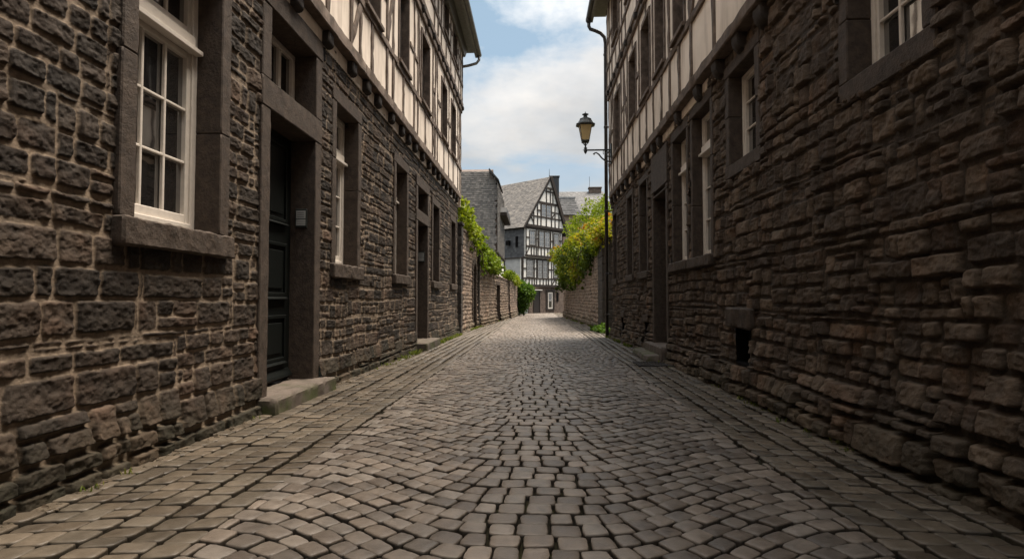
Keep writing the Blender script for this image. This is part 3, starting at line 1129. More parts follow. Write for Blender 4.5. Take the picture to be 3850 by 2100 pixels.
def doorbell(S, parent, u, o, z, w, h, label):
    """letter-box sized bell panel fixed on the far reveal of a doorway, facing back along the street"""
    b = MB(S)
    b.box(u - .028, u, o - w / 2, o + w / 2, z - h / 2, z + h / 2)
    p = b.build('doorbell_panel', M['iron'], parent, bevel=.005)
    q = MB(S)
    q.box(u - .031, u - .0275, o - w * .40, o + w * .40, z - h * .02, z + h * .40)
    for i in range(3):
        zz = z - h * .12 - i * h * .11
        q.box(u - .031, u - .0275, o - w * .40, o + w * .40, zz - h * .04, zz + h * .04)
    q.build('name_plate', M['label'], p)
    k = MB(S)
    for i in range(3):
        k.box(u - .0325, u - .0308, o - w * .3, o + w * .28, z + h * (.06 + .11 * i), z + h * (.085 + .11 * i))
    k.build('grille', M['iron'], p)
    return p


doorbell(S, LH, 5.951, -.115, 1.81, .125, .20, '')
doorbell(S, LH, 12.201, -.11, 1.86, .15, .22, '')

# jetty: beam, joist ends, plaster between them
JO = [5.35, 6.17, 7.0, 7.62, 8.17, 8.94, 9.63, 10.14, 10.7, 11.4, 12.1, 12.7, 13.3, 13.96, 14.5, 15.2, 15.8, 16.35]
b = MB(S)
x = -14.0
while x < 16.8:
    y = min(x + random.uniform(3.2, 4.4), 16.82)
    b.box(x, y - .004, -.10, .135, 3.925, 4.085, .006)
    x = y
b.build('bressummer_beam', M['timber'], LH, bevel=.012, rough=.010, cell=.16)
je = None
for i, u in enumerate([4.55, 3.8, 3.0] + JO):
    if je is None:
        q = MB(S)
        q.prism_u([(-.15, 3.765), (.07, 3.765), (.105, 3.80), (.112, 3.92), (-.15, 3.92)], -.085, .085)
        je = q.build('joist_end', M['timber_dark'], LH, bevel=.014, rough=.008, cell=.08)
        je.location = (u, 0, 0)
    else:
        c = je.copy()
        COL.objects.link(c)
        c.parent = LH
        c.location = (u, 0, random.uniform(-.008, .008))
        c.scale = (random.uniform(.85, 1.12), 1, 1)
b = MB(S)
b.box(-14, 16.85, -.06, .030, 3.76, 3.92)
b.build('plaster_infill', M['plaster'], LH)

w1 = [(5.7, 6.35, 4.92, 6.3), (7.35, 8.0, 4.92, 6.3), (9.19, 9.84, 4.92, 6.3), (11.01, 11.79, 4.9, 6.25), (13.35, 14.09, 4.88, 6.2), (14.88, 15.62, 4.86, 6.2)]
st1 = [-13, -11, -9, -7, -5.9, -5, -4.1, -3.2, -2.3, -1.4, -.5, .4, 1.3, 2.2, 3.1, 3.9, 4.7, 5.25, 6.78, 7.15, 8.44, 8.80, 10.34, 10.68, 12.2, 12.52, 12.79, 13.72, 14.46, 15.25, 16.12, 16.45, 16.76, 6.0, 7.66, 9.5, 11.4]
storey(LH, S, -14, 16.82, 4.07, 6.52, .125, st1, w1, 4.80, mid=[(10.0, 10.3, 5.55), (10.38, 10.65, 5.5), (8.16, 8.4, 5.5), (12.25, 12.5, 5.55), (12.83, 13.2, 5.5), (14.24, 14.7, 5.5), (15.78, 16.75, 5.5), (6.5, 7.1, 5.5)], brace=[(8.46, 4.88, 8.95, 6.45), (10.70, 6.4, 10.95, 4.9), (12.25, 4.85, 12.75, 6.45), (16.15, 4.85, 16.72, 6.45), (6.8, 4.12, 7.12, 4.75), (12.5, 4.12, 12.2, 4.75)])
b = MB(S)
b.box(-14, 16.83, -.1, .165, 6.50, 6.66, .004)
b.box(-14, 16.83, -.1, .190, 6.66, 6.82, .004)
b.build('upper_beam', M['timber'], LH, bevel=.015, rough=.010, cell=.2)
je2 = None
for i in range(22):
    u = 4.4 + i * .585
    if u > 16.8: break
    if je2 is None:
        q = MB(S)
        q.prism_u([(.1, 6.56), (.19, 6.56), (.222, 6.60), (.222, 6.67), (.1, 6.67)], -.07, .07)
        je2 = q.build('moulded_joist_end', M['timber_dark'], LH, bevel=.012)
        je2.location = (u, 0, 0)
    else:
        c = je2.copy()
        COL.objects.link(c)
        c.parent = LH
        c.location = (u, 0, 0)
w2 = [(9.19, 9.84, 7.45, 8.35), (11.01, 11.79, 7.45, 8.35), (13.42, 14.07, 7.45, 8.35), (14.93, 15.60, 7.45, 8.35)]
st2 = [-5.5, -4, -2.5, -1, .5, 2, 3.5, 5, 6.5, 7.6, 8.3, 8.75, 10.3, 10.7, 12.15, 12.6, 13.05, 13.75, 14.5, 15.27, 16.0, 16.4, 16.75]
storey(LH, S, -14, 16.82, 6.81, 8.75, .165, st2, w2, 7.33, mid=[(14.25, 14.75, 7.95), (15.75, 16.7, 7.95), (12.65, 13.2, 7.95)])
# far and near end walls
b = MB(S)
b.prism_u([(.10, 3.7), (.10, 8.7), (0, 8.7), (-3.2, 12.4), (-6.5, 8.7), (-6.5, 3.7)], 16.84, 16.90)
b.build('gable_wall', M['plaster'], LH)
b = MB(S)
b.prism_u([(.10, -.3), (.10, 8.7), (0, 8.7), (-3.2, 12.4), (-6.5, 8.7), (-6.5, -.3)], -14.05, -14.0)
b.build('gable_wall', M['plaster'], LH)
b = MB(S)
b.box(16.84, 16.895, -6.5, -.03, -.3, 3.7)
b.build('gable_base', M['far_stone'], LH)
# roof with projecting eaves and soffit
b = MB(S)
b.prism_u([(.56, 8.42), (.58, 8.50), (-3.2, 12.62), (-3.2, 12.45)], -14.3, 17.22)
b.prism_u([(-3.2, 12.45), (-3.2, 12.62), (-6.9, 8.50), (-6.9, 8.36)], -14.3, 17.22)
rf = b.build('roof', M['slate_dark'] if False else M['timber_dark'], LH)
slate_field('slating', rf, (-14.3, S * .60, 8.50), (1, 0, 0), tuple(np.array((0, -S * 3.78, 4.12)) / 5.59), 31.5, 5.5, M['slate'], .22, .22, seed=4)
b = MB(S)
b.box(-14.2, 17.18, .14, .56, 8.50, 8.52)
b.prism_u([(.50, 8.36), (.575, 8.36), (.60, 8.53), (.55, 8.53)], -14.2, 17.21)
b.prism_u([(.12, 8.28), (.22, 8.28), (.30, 8.5), (.12, 8.5)], -14.2, 16.95)
b.build('eaves_board', M['zinc'], LH, bevel=.006)
b = MB(S)
pr = [(.565 + .075 * math.cos(t) + .055, 8.46 + .075 * math.sin(t)) for t in np.linspace(math.pi, 2 * math.pi, 9)]
pr2 = [(.565 + .066 * math.cos(t) + .055, 8.462 + .066 * math.sin(t)) for t in np.linspace(2 * math.pi, math.pi, 9)]
b.prism_u(pr + pr2, -14.2, 17.24)
gt = b.build('gutter', M['zinc'], LH)
b = MB(S)
b.tube([(17.15, .62, 8.40), (17.15, .62, 8.27), (17.13, .54, 8.16), (17.05, .30, 8.06), (16.98, .10, 8.0), (16.96, -.3, 7.97)], .042, 10)
b.build('outlet_pipe', M['zinc'], gt, smooth=True)

# ================================================================== RIGHT HOUSE
random.seed(8)
RH = tag(empty('half_timbered_house', (2.14, 0, 0), math.atan2(1, -.006)),
         'long right-hand house of bare brown rubble and half-timbering with a black downpipe', 'house')
S = 1
WR = {'2': (3.14, 3.87, 2.41, 3.38), '1': (5.47, 6.21, 2.39, 3.36), '3': (6.87, 7.65, 1.49, 3.36), '4': (7.93, 8.71, 1.49, 3.33),
      '6': (10.66, 11.36, 1.48, 3.2), '7': (12.24, 12.88, 1.48, 3.2), '8': (14.55, 15.15, 1.47, 3.15)}
holes = []
for k, (a, b, c, d) in WR.items():
    holes.append((a - .09, b + .09, c - .12, d + .11))
holes.append((9.13 - .10, 10.06 + .10, -.1, 3.40))
VENT = [(5.74, 6.11, .30, .65), (10.72, 11.02, .15, .52), (13.5, 13.85, .06, .52)]
holes += VENT
stone_wall('stone_wall', RH, S, graded(-14, 15.45, .0062, 2.6, 1.5), -.35, 3.62, .0068, holes, 23, (.10, .215), (.11, .27), .019, .028, .012, .009,
           M['stone_brown'], wob=.55, split=.25, basebulge=.07, spread=.8, patch=((.30, .60), (.35, 1.0)))
window(RH, S, *WR['2'], fw=.032, sw=.026, jamb=.11, lintel=.13, sill_h=.155, flush_sill=True, cols=3, rows=3, recess=.13, front=.035)
window(RH, S, *WR['1'], fw=.032, sw=.026, jamb=.11, lintel=.13, sill_h=.14, flush_sill=True, cols=2, rows=3, recess=.12, front=.03)
window(RH, S, *WR['3'], fw=.032, sw=.026, jamb=.085, lintel=.14, sill_h=.135, cols=2, rows=3, transom=2.84, recess=.11, front=.03, sillout=.09)
window(RH, S, *WR['4'], fw=.032, sw=.026, jamb=.085, lintel=.15, sill_h=.135, cols=2, rows=3, transom=2.82, recess=.11, front=.03, sillout=.09)
window(RH, S, *WR['6'], jamb=.11, lintel=.13, sill_h=.135, cols=2, rows=3, transom=2.68, recess=.2, front=.04, frame_mat='timber_dark')
window(RH, S, *WR['7'], jamb=.11, lintel=.13, sill_h=.135, cols=2, rows=3, transom=2.68, recess=.2, front=.04, frame_mat='timber_dark')
window(RH, S, *WR['8'], jamb=.11, lintel=.13, sill_h=.15, cols=2, rows=3, transom=2.68, recess=.2, front=.04, frame_mat='timber_dark')
front_door(RH, S, 9.13, 10.06, .19, 2.70, 2.74, 2.80, 3.44, jamb=.12, mat='door_brown', white_transom=False, step=(.16, .16), front=.045, knob_u=.06)
for i, (a, b_, c, d) in enumerate(VENT):
    n = MB(S)
    n.box(a - .02, b_ + .02, -.42, -.40, c - .02, d + .02)
    n.box(a - .025, a, -.40, .01, c, d)
    n.box(b_, b_ + .025, -.40, .01, c, d)
    n.box(a, b_, -.40, .02, c - .03, c)
    n.box(a, b_, -.40, .0, d, d + .03)
    v = n.build('cellar_vent', M['dark'], RH)
    l = MB(S)
    k = .14 if i == 0 else .09
    l.box(a - k, b_ + k + .02, -.05, .075 if i == 0 else .055, d + .002, d + (.21 if i == 0 else .15))
    l.build('lintel', M['trim'], v, bevel=.015, rough=.010, cell=.05)

JR = [2.2, 3.0, 3.75, 4.45, 5.2, 5.78, 6.45, 7.2, 8.2, 9.4, 9.85, 10.5, 11.25, 11.95, 12.75, 13.35, 14.0, 14.6, 15.15]
b = MB(S)
x = -14.0
while x < 15.25:
    y = min(x + random.uniform(3.2, 4.4), 15.32)
    b.box(x, y - .004, -.10, .135, 3.63, 3.775, .006)
    x = y
b.build('bressummer_beam', M['timber'], RH, bevel=.012, rough=.010, cell=.16)
je = None
for u in JR:
    if je is None:
        q = MB(S)
        q.prism_u([(-.15, 3.45), (.055, 3.45), (.10, 3.49), (.112, 3.625), (-.15, 3.625)], -.085, .085)
        je = q.build('joist_end', M['timber_dark'], RH, bevel=.014, rough=.008, cell=.08)
        je.location = (u, 0, 0)
    else:
        c = je.copy()
        COL.objects.link(c)
        c.parent = RH
        c.location = (u, 0, random.uniform(-.008, .008))
        c.scale = (random.uniform(.85, 1.12), 1, 1)
b = MB(S)
b.box(6.4, 15.35, -.06, .034, 3.505, 3.625)
b.build('plaster_infill', M['plaster'], RH)
w1 = [(5.5, 6.1, 4.66, 6.0), (7.61, 8.14, 4.66, 6.0), (8.77, 9.36, 4.66, 6.0), (9.87, 10.59, 4.64, 5.98), (11.21, 11.97, 4.62, 5.96), (13.37, 14.17, 4.55, 5.95)]
st1 = [-13, -11, -9, -7, -5.9, -5, -4.1, -3.2, -2.3, -1.4, -.5, .4, 1.3, 2.2, 3.1, 3.9, 4.7, 5.2, 6.38, 7.30, 8.45, 9.6, 10.85, 12.25, 12.74, 13.08, 14.45, 14.85, 15.25, 7.9, 9.0, 10.2, 11.6, 13.75]
storey(RH, S, -14, 15.3, 3.76, 6.30, .125, st1, w1, 4.53, mid=[(12.3, 12.7, 5.3), (12.78, 13.1, 5.25), (14.5, 15.2, 5.25), (10.9, 11.1, 5.3), (6.4, 7.3, 5.3)], brace=[(12.28, 4.6, 12.72, 6.2), (15.22, 4.6, 14.5, 6.2), (6.45, 6.2, 7.25, 4.6), (14.85, 3.85, 15.22, 4.45)])
b = MB(S)
b.box(-14, 15.31, -.1, .165, 6.28, 6.42, .004)
b.box(-14, 15.31, -.1, .190, 6.42, 6.56, .004)
b.build('upper_beam', M['timber'], RH, bevel=.015, rough=.010, cell=.2)
je2 = None
for i in range(20):
    u = 4.4 + i * .585
    if u > 15.2: break
    if je2 is None:
        q = MB(S)
        q.prism_u([(.1, 6.33), (.19, 6.33), (.222, 6.37), (.222, 6.43), (.1, 6.43)], -.07, .07)
        je2 = q.build('moulded_joist_end', M['timber_dark'], RH, bevel=.012)
        je2.location = (u, 0, 0)
    else:
        c = je2.copy()
        COL.objects.link(c)
        c.parent = RH
        c.location = (u, 0, 0)
w2 = [(9.87, 10.59, 7.3, 8.4), (11.21, 11.97, 7.3, 8.4), (13.28, 14.02, 7.3, 8.4)]
st2 = [-5.5, -4, -2.5, -1, .5, 2, 3.5, 5, 6.5, 7.6, 8.3, 9.3, 10.85, 12.2, 12.7, 13.05, 13.65, 14.3, 14.8, 15.25]
storey(RH, S, -14, 15.3, 6.55, 8.9, .165, st2, w2, 7.1, mid=[(14.1, 14.8, 7.8), (14.85, 15.25, 7.8), (12.25, 13.0, 7.8)])
b = MB(S)
b.prism_u([(.10, 3.5), (.10, 8.9), (0, 8.9), (-3.2, 12.4), (-6.5, 8.9), (-6.5, 3.5)], 15.32, 15.38)
b.build('gable_wall', M['plaster'], RH)
b = MB(S)
b.prism_u([(.10, -.3), (.10, 8.9), (0, 8.9), (-3.2, 12.4), (-6.5, 8.9), (-6.5, -.3)], -14.05, -14.0)
b.build('gable_wall', M['plaster'], RH)
b = MB(S)
b.box(15.39, 15.445, -6.5, -.03, -.3, 3.5)
b.build('gable_base', M['far_stone'], RH)
b = MB(S)
b.prism_u([(.56, 8.66), (.58, 8.74), (-3.2, 12.86), (-3.2, 12.69)], -14.3, 15.62)
b.prism_u([(-3.2, 12.69), (-3.2, 12.86), (-6.9, 8.74), (-6.9, 8.60)], -14.3, 15.62)
rf = b.build('roof', M['timber_dark'], RH)
slate_field('slating', rf, (-14.3, S * .60, 8.74), (1, 0, 0), tuple(np.array((0, -S * 3.78, 4.12)) / 5.59), 29.9, 5.5, M['slate'], .22, .22, seed=5)
b = MB(S)
b.box(-14.2, 15.58, .14, .56, 8.74, 8.76)
b.prism_u([(.50, 8.60), (.575, 8.60), (.60, 8.77), (.55, 8.77)], -14.2, 15.61)
b.build('eaves_board', M['zinc'], RH, bevel=.006)
b = MB(S)
b.prism_u([(o, z + .24) for o, z in pr + pr2], -14.2, 15.66)
gt = b.build('gutter', M['pipe'], RH)
b = MB(S)
b.lathe([(.05, .10), (.085, .08), (.085, .0), (.045, -.06)], (15.52, .62, 8.60), 10)
b.tube([(15.52, .62, 8.58), (15.52, .62, 8.46), (15.52, .58, 8.38), (15.50, .44, 8.32), (15.48, .30, 8.24), (15.47, .20, 8.12), (15.46, .175, 7.95), (15.46, .175, SLOPE * 15.5 - .05)], .048, 12)
dp = b.build('downpipe', M['pipe'], RH, smooth=True)
b = MB(S)
for z in (7.6, 5.6, 3.3, 1.6, .5):
    b.lathe([(.056, 0), (.060, .01), (.060, .05), (.056, .06)], (15.46, .175, z), 12)
    b.box(15.44, 15.48, -.02, .16, z + .015, z + .045)
b.build('bracket', M['pipe'], dp)

# slab ramp and grate in front of the right-hand door
t = MB()
t.v = [(1.72, 9.15, -.05), (2.02, 9.12, -.05), (2.06, 10.9, -.05), (1.78, 10.85, -.05), (1.73, 9.16, .045), (1.99, 9.14, .075), (2.02, 10.85, .06), (1.80, 10.80, .03)]
t.f = [(0, 1, 2, 3), (4, 7, 6, 5), (0, 4, 5, 1), (1, 5, 6, 2), (2, 6, 7, 3), (3, 7, 4, 0)]
tag(t.build('stone_slab', M['step'], None, bevel=.012, rough=.006, cell=.1), 'pale worn stone slab lying before the doorstep of the house on the right', 'stone slab')
t = MB()
x0, x1, y0, y1 = 1.50, 2.02, 8.52, 9.06
z = SLOPE * 8.8 + .006
t.box(x0, x1, y0, y0 + .05, z - .03, z + .012)
t.box(x0, x1, y1 - .05, y1, z - .03, z + .012)
t.box(x0, x0 + .05, y0 + .05, y1 - .05, z - .03, z + .012)
t.box(x1 - .05, x1, y0 + .05, y1 - .05, z - .03, z + .012)
for i in range(9):
    xx = x0 + .07 + i * .045
    t.box(xx, xx + .024, y0 + .05, y1 - .05, z - .025, z + .008)
t.box(x0 + .05, x1 - .05, y0 + .05, y1 - .05, z - .045, z - .030)
tag(t.build('drain_grate', M['mat'], None), 'dark iron grate let into the setts in front of the pale stone slab', 'drain grate')

# ================================================================== LANTERN on the corner of the right house
LP = (1.255, 14.75)
LT = tag(empty('wall_lantern', (1.96, 14.75, 4.80)), 'dark green street lantern with cream glass on a scrolled wall bracket', 'lantern')
ox = LP[0] - 1.96
b = MB(1)
b.box(-.06, .03, -.05, .05, -.34, .18)
b.tube([(0, 0, .02), (ox, 0, .02)], .021, 10)
b.tube([(-.02, 0, .085), (-.02, 0, -.30)], .022, 8)
b.tube([(ox + .21, 0, -.095), (ox + .235, 0, -.06), (ox + .28, 0, -.05), (ox + .34, 0, -.09), (ox + .42, 0, -.19), (ox + .52, 0, -.27), (ox + .66, 0, -.29)], [.028, .018, .018, .019, .020, .021, .021], 8)
b.tube([(-.10 - .075 * math.cos(t) * (1 - t / 20), 0, -.10 + .075 * math.sin(t) * (1 - t / 20)) for t in np.linspace(0, 7.5, 26)], .015, 6)
b.tube([(-.24, 0, -.10), (-.25, 0, -.04), (-.24, 0, .0)], .010, 6)
b.lathe([(.0, -.115), (.012, -.09), (.03, -.07), (.045, -.03), (.035, .03), (.05, .05), (.022, .08), (.02, .20)], (ox, 0, .02), 10)
b.tube([(ox, -.02, .02), (ox - .07, 0, .02)], [.018, .006], 8)
b.build('bracket', M['iron'], LT, bevel=0)
k = .93
rot = math.pi / 4
b = MB(1)
for sx in (-1, 1):
    for sy in (-1, 1):
        b.tube([(ox + sx * .005, sy * .005, .13), (ox + sx * .075, sy * .075, .235)], .008, 6)
        b.tube([(ox + sx * .088, sy * .088, .25), (ox + sx * .158, sy * .158, .665)], .009, 6)
b.lathe([(.125, .225), (.135, .235), (.135, .262), (.125, .272)], (ox, 0, 0), 4, rot)
b.tube([(ox, 0, .12), (ox, 0, .56)], .010, 8)
b.build('lantern_frame', M['iron'], LT)
b = MB(1)
b.lathe([(.116, .262), (.217, .655)], (ox, 0, 0), 4, rot)
b.build('lantern_glass', M['lampglass'], LT)
b = MB(1)
b.lathe([(.225, .652), (.262, .662), (.262, .695), (.215, .72), (.165, .80), (.155, .835), (.13, .85), (.075, .862), (.058, .875), (.052, .93), (.060, .945), (.090, .952), (.090, .962), (.030, .985), (.012, 1.0), (.014, 1.02), (.0, 1.035)], (ox, 0, 0), 8, math.pi / 8)
b.build('lantern_cap', M['iron'], LT, bevel=.003)

# ================================================================== GARDEN WALLS
def garden_wall(p0, p1, z1, side, label, seed, door=None, arch=None, cap=True):
    d = Vector((p1[0] - p0[0], p1[1] - p0[1]))
    L = d.length
    w = tag(empty('garden_wall', (p0[0], p0[1], 0), math.atan2(d.y, d.x)), label, 'wall', 'garden walls along the street')
    S = -1 if side == 'L' else 1
    holes = []
    if door:
        a, b_, zt = door
        holes.append((a, b_, -.5, zt))
    arches = [arch] if arch else []
    n = int(L / .03)
    stone_wall('masonry', w, S, np.linspace(0, L, n), -.5, z1, .026, holes, seed, (.09, .17), (.12, .32), .024, .022, .018, .02, M['stone_garden'], split=.2, arches=arches, basebulge=.05)
    b = MB(S)
    b.box(0, L, -.36, -.33, -.5, z1)
    b.box(L - .02, L, -.33, -.015, -.5, z1)
    b.box(0, .02, -.33, -.015, -.5, z1)
    b.box(0.02, L - .02, -.33, -.01, z1 - .03, z1)
    b.build('wall_core', M['far_stone'], w)
    if cap:
        c = MB(S)
        u = 0.0
        while u < L - .05:
            ww = min(random.uniform(.35, .7), L - u)
            c.box(u, u + ww - .012, -.40, .045, z1, z1 + random.uniform(.07, .10), .006)
            u += ww
        c.build('coping', M['far_stone'], w, bevel=.015)
    if door:
        a, b_, zt = door
        q = MB(S)
        q.box(a, b_, -.26, -.21, -.5, zt)
        for i in range(1, 5):
            uu = a + (b_ - a) * i / 5
            q.box(uu - .008, uu + .008, -.21, -.205, -.5, zt)
        q.box(a + .05, b_ - .05, -.21, -.19, .2, .3)
        q.box(a + .05, b_ - .05, -.21, -.19, zt - .4, zt - .3)
        g = q.build('gate', M['timber_dark'], w)
        q = MB(S)
        q.box(a - .02, a, -.3, .015, -.5, zt)
        q.box(b_, b_ + .02, -.3, .015, -.5, zt)
        q.box(a - .12, b_ + .12, -.3, .03, zt, zt + .16)
        q.build('lintel', M['trim'], g, bevel=.008)
    if arch:
        uc, r, zc, zb = arch
        q = MB(S)
        pts = [(uc - r - .1, zb), (uc + r + .1, zb)] + [(uc + (r + .1) * math.cos(t), zc + (r + .1) * math.sin(t)) for t in np.linspace(0, math.pi, 13)]
        q.prism(pts, -.29, -.25)
        g = q.build('gate', M['timber_dark'], w)
        q = MB(S)
        ts = np.linspace(0, math.pi, 12)
        for i in range(11):
            ta, tb = ts[i] + .01, ts[i + 1] - .01
            q.prism([(uc + rr * math.cos(t), zc + rr * math.sin(t)) for rr, t in ((r - .02, ta), (r + .17, ta), (r + .17, tb), (r - .02, tb))], -.3, .045)
        zz = zb + .45
        while zz < zc - .02:
            h = min(.34, zc - zz)
            for s_ in (-1, 1):
                x0, x1 = sorted((uc + s_ * (r - .02), uc + s_ * (r + random.uniform(.10, .2))))
                q.box(x0, x1, -.3, .04, zz, zz + h - .01)
            zz += h
        q.build('arch_stones', M['trim'], g, bevel=.01)
    return w


random.seed(12)
garden_wall((-2.40, 17.35), (-2.29, 21.55), 3.12, 'L', 'tall rubble garden wall on the left with an arched gateway, next to the half-timbered house', 31, arch=(3.35, .42, 1.85, -.5))
garden_wall((-2.22, 21.75), (-1.93, 26.2), 2.42, 'L', 'left garden wall between the dark narrow pier and the square gate, under hanging green vine', 32)
garden_wall((-1.93, 26.25), (-1.70, 33.2), 1.98, 'L', 'low left garden wall with a square dark gateway below the slate-hung house', 33, door=(.3, 1.9, 1.62))
garden_wall((-1.62, 33.3), (-1.32, 41.5), 2.05, 'L', 'farthest left garden wall running up to the dark green bush', 34)
garden_wall((2.24, 20.3), (1.66, 36.0), 2.75, 'R', 'rubble garden wall on the right below the yellow-green vine', 35)


def pier(x0, x1, y0, y1, z1, label, domed):
    p = tag(empty('gate_pier', ((x0 + x1) / 2, (y0 + y1) / 2, 0)), label, 'pier', 'dark stone piers')
    a, b_ = (x1 - x0) / 2, (y1 - y0) / 2
    m = MB(1)
    z = -.45
    while z < z1 - .02:
        h = min(random.uniform(.22, .38), z1 - z)
        i = random.uniform(0, .012)
        m.box(-a + i, a - i, -b_ + i, b_ - i, z, z + h - .012, .006)
        m.box(-a + .02, a - .02, -b_ + .02, b_ - .02, z + h - .012, z + h)
        z += h
    m.build('shaft', M['trim_dark'], p, bevel=.012, rough=.01, cell=.12)
    m = MB(1)
    if domed:
        pts = [(-a - .04, z1), (a + .04, z1)] + [((a + .04) * math.cos(t), z1 + .06 + .22 * math.sin(t)) for t in np.linspace(0, math.pi, 11)]
        m.prism(pts, -b_ - .04, b_ + .04)
    else:
        m.box(-a - .03, a + .03, -b_ - .03, b_ + .03, z1, z1 + .09)
    m.build('cap', M['trim_dark'], p, bevel=.012)
    return p


pier(-2.75, -2.27, 16.95, 17.33, 3.18, 'dark square pier where the left house meets the arched garden wall', False)
pier(-2.6, -2.19, 21.56, 21.74, 2.55, 'dark narrow pier between two left garden walls, beyond the arched gateway', False)
pier(2.13, 2.62, 18.9, 20.25, 2.95, 'dark stone gate pier with rounded top behind the black downpipe', True)

# ================================================================== SLATE-HUNG HOUSE (left, behind the garden walls)
SH = tag(empty('slate_hung_house', (-2.15, 30, 0)), 'tall house hung with grey slates above whitewashed walls, behind the left garden wall', 'house')
b = MB(1)
b.box(-5.5, -.02, .12, 6.5, -.5, 3.42)
b.build('plaster_wall', M['far_white'], SH)
b = MB(1)
b.prism_u([(.03, 3.40), (.50, 7.1), (6.5, 7.1), (6.5, 3.40)], -5.5, 0)
b.prism_u([(.50, 7.1), (.60, 7.88), (3.3, 8.6), (6.4, 7.1)], -5.5, -.45)
b.build('slate_core', M['slate_dark'] if False else M['far_stone'], SH)
e = np.array((0, .56, 4.4)); e /= np.linalg.norm(e)
def _ins(u, v):
    return u < 5.45 + (.0 if v < 3.9 else -(v - 3.9) * .62)
slate_field('front_slating', SH, (-5.5, -.02, 3.45), (1, 0, 0), tuple(e), 5.52, 4.46, M['slate'], .105, .14, inside=_ins, seed=7)
slate_field('side_slating', SH, (.025, 0.0, 3.45), (0, 1, 0), (0, 0, 1), 6.5, 3.75, M['slate'], .105, .14, seed=8)
b = MB(1)
b.box(-5.6, .10, -.10, .10, 3.36, 3.45)
b.box(.0, .10, .10, 6.5, 3.36, 3.45)
b.box(.02, .42, 2.2, 6.6, 5.70, 5.90)
b.box(.05, .13, .06, .16, -.3, 3.36)
b.build('eaves_board', M['timber_dark'], SH, bevel=.01)
b = MB(1)
b.prism_u([(2.2, 5.9), (6.6, 5.9), (6.6, 6.2), (2.4, 6.2)], .0, .40)
b.prism([(-.45, 7.85), (.06, 7.3), (.10, 7.34), (-.42, 7.95)], .1, 4.0)
b.build('side_roof', M['slate_dark'], SH)

# ================================================================== GABLED TIMBERED HOUSE at the end of the street
GH = tag(empty('timbered_gable_house', (-1.07, 47, 0), math.atan2(.77, .64)), 'black and white half-timbered house with a steep gable closing the end of the street', 'house')
S = -1


def wallpoly(name, poly, o, mat, parent):
    m = MB(-1)
    m.prism(poly, o - .25, o)
    return m.build(name, mat, parent)


GW = 5.0
wallpoly('ground_floor', [(.75, -.6), (4.95, -.6), (4.95, 2.02), (.75, 2.02)], -.12, M['far_stone'], GH)
AP = (3.2, 11.55)
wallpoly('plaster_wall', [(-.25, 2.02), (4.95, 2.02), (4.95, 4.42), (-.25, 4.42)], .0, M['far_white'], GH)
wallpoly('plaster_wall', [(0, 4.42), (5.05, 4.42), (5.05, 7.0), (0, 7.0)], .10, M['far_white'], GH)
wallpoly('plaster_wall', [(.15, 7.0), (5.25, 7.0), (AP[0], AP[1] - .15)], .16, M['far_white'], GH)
t = MB(-1)
def stud(u, z0_, z1_, o, w=.105, u2=None):
    t.bar((u, o - .02, z0_), (u if u2 is None else u2, o - .02, z1_), w, .06)
def rail_(u0_, u1_, z_, o, w=.12, z2=None):
    t.bar((u0_, o - .018, z_), (u1_, o - .018, z_ if z2 is None else z2), w, .062)
for z_, o, w, a, b_ in ((2.08, .0, .22, -.25, 4.95), (4.40, .0, .2, -.25, 4.95), (4.56, .12, .2, -.05, 5.1), (6.92, .10, .2, 0, 5.1), (7.10, .17, .22, .0, 5.3)):
    rail_(a, b_, z_, o, w)
ws1 = [(.30, 1.05, 2.82, 4.2), (1.72, 2.28, 2.76, 4.24), (2.42, 2.98, 2.76, 4.24), (3.9, 4.5, 2.85, 4.15)]
ws2 = [(.55, 1.2, 5.5, 6.65), (1.80, 2.42, 5.42, 6.7), (2.56, 3.18, 5.42, 6.7), (3.85, 4.45, 5.5, 6.65)]
ws3 = [(2.05, 2.62, 8.02, 9.05), (2.74, 3.30, 8.02, 9.05)]
for u in (-.18, 1.25, 1.55, 3.15, 3.6, 4.75):
    stud(u, 2.15, 4.3, .0)
for u in (.6, .95, 2.0, 2.45, 2.85, 4.2):
    stud(u, 2.15, 2.7, .0, .11)
rail_(-.2, 4.9, 2.70, .0, .12)
rail_(-.18, .25, 3.5, .0, .1); rail_(1.1, 1.6, 3.55, .0, .1); rail_(3.15, 3.8, 3.5, .0, .1); rail_(4.5, 4.8, 3.45, .0, .1)
t.bar((-.15, -.02, 2.2), (.28, -.02, 2.68), .1, .058); t.bar((3.65, -.02, 2.2), (4.1, -.02, 2.68), .1, .058)
for u in (.08, 1.4, 1.62, 3.35, 3.65, 4.7, 4.98):
    stud(u, 4.65, 6.85, .10)
for u in (.75, 1.1, 2.05, 2.5, 2.95, 4.1):
    stud(u, 4.65, 5.36, .10, .11)
rail_(.05, 5.0, 5.36, .10, .12)
rail_(.1, .5, 6.1, .1, .1); rail_(1.25, 1.7, 6.05, .1, .1); rail_(3.25, 3.8, 6.0, .1, .1); rail_(4.5, 5.0, 6.1, .1, .1)
t.bar((.12, .08, 4.7), (.5, .08, 5.3), .1, .058); t.bar((4.75, .08, 4.7), (4.35, .08, 5.3), .1, .058)
for u in (1.0, 1.5, 1.95, 2.68, 3.40, 3.9, 4.45):
    h = 7.0 + (u / AP[0] if u < AP[0] else (5.4 - u) / (5.4 - AP[0])) * 4.5
    stud(u, 7.2, min(h, 9.2) - .12, .16, .12)
rail_(.65, 4.9, 7.95, .16, .12); rail_(1.55, 4.15, 9.2, .16, .2); rail_(1.4, 2.0, 8.5, .16, .1); rail_(3.4, 4.5, 8.5, .16, .1); rail_(2.55, 3.65, 10.25, .16, .13)
for u in (2.7, 3.25, 3.6): stud(u, 9.3, 10.6 if u != 3.6 else 10.2, .16, .11)
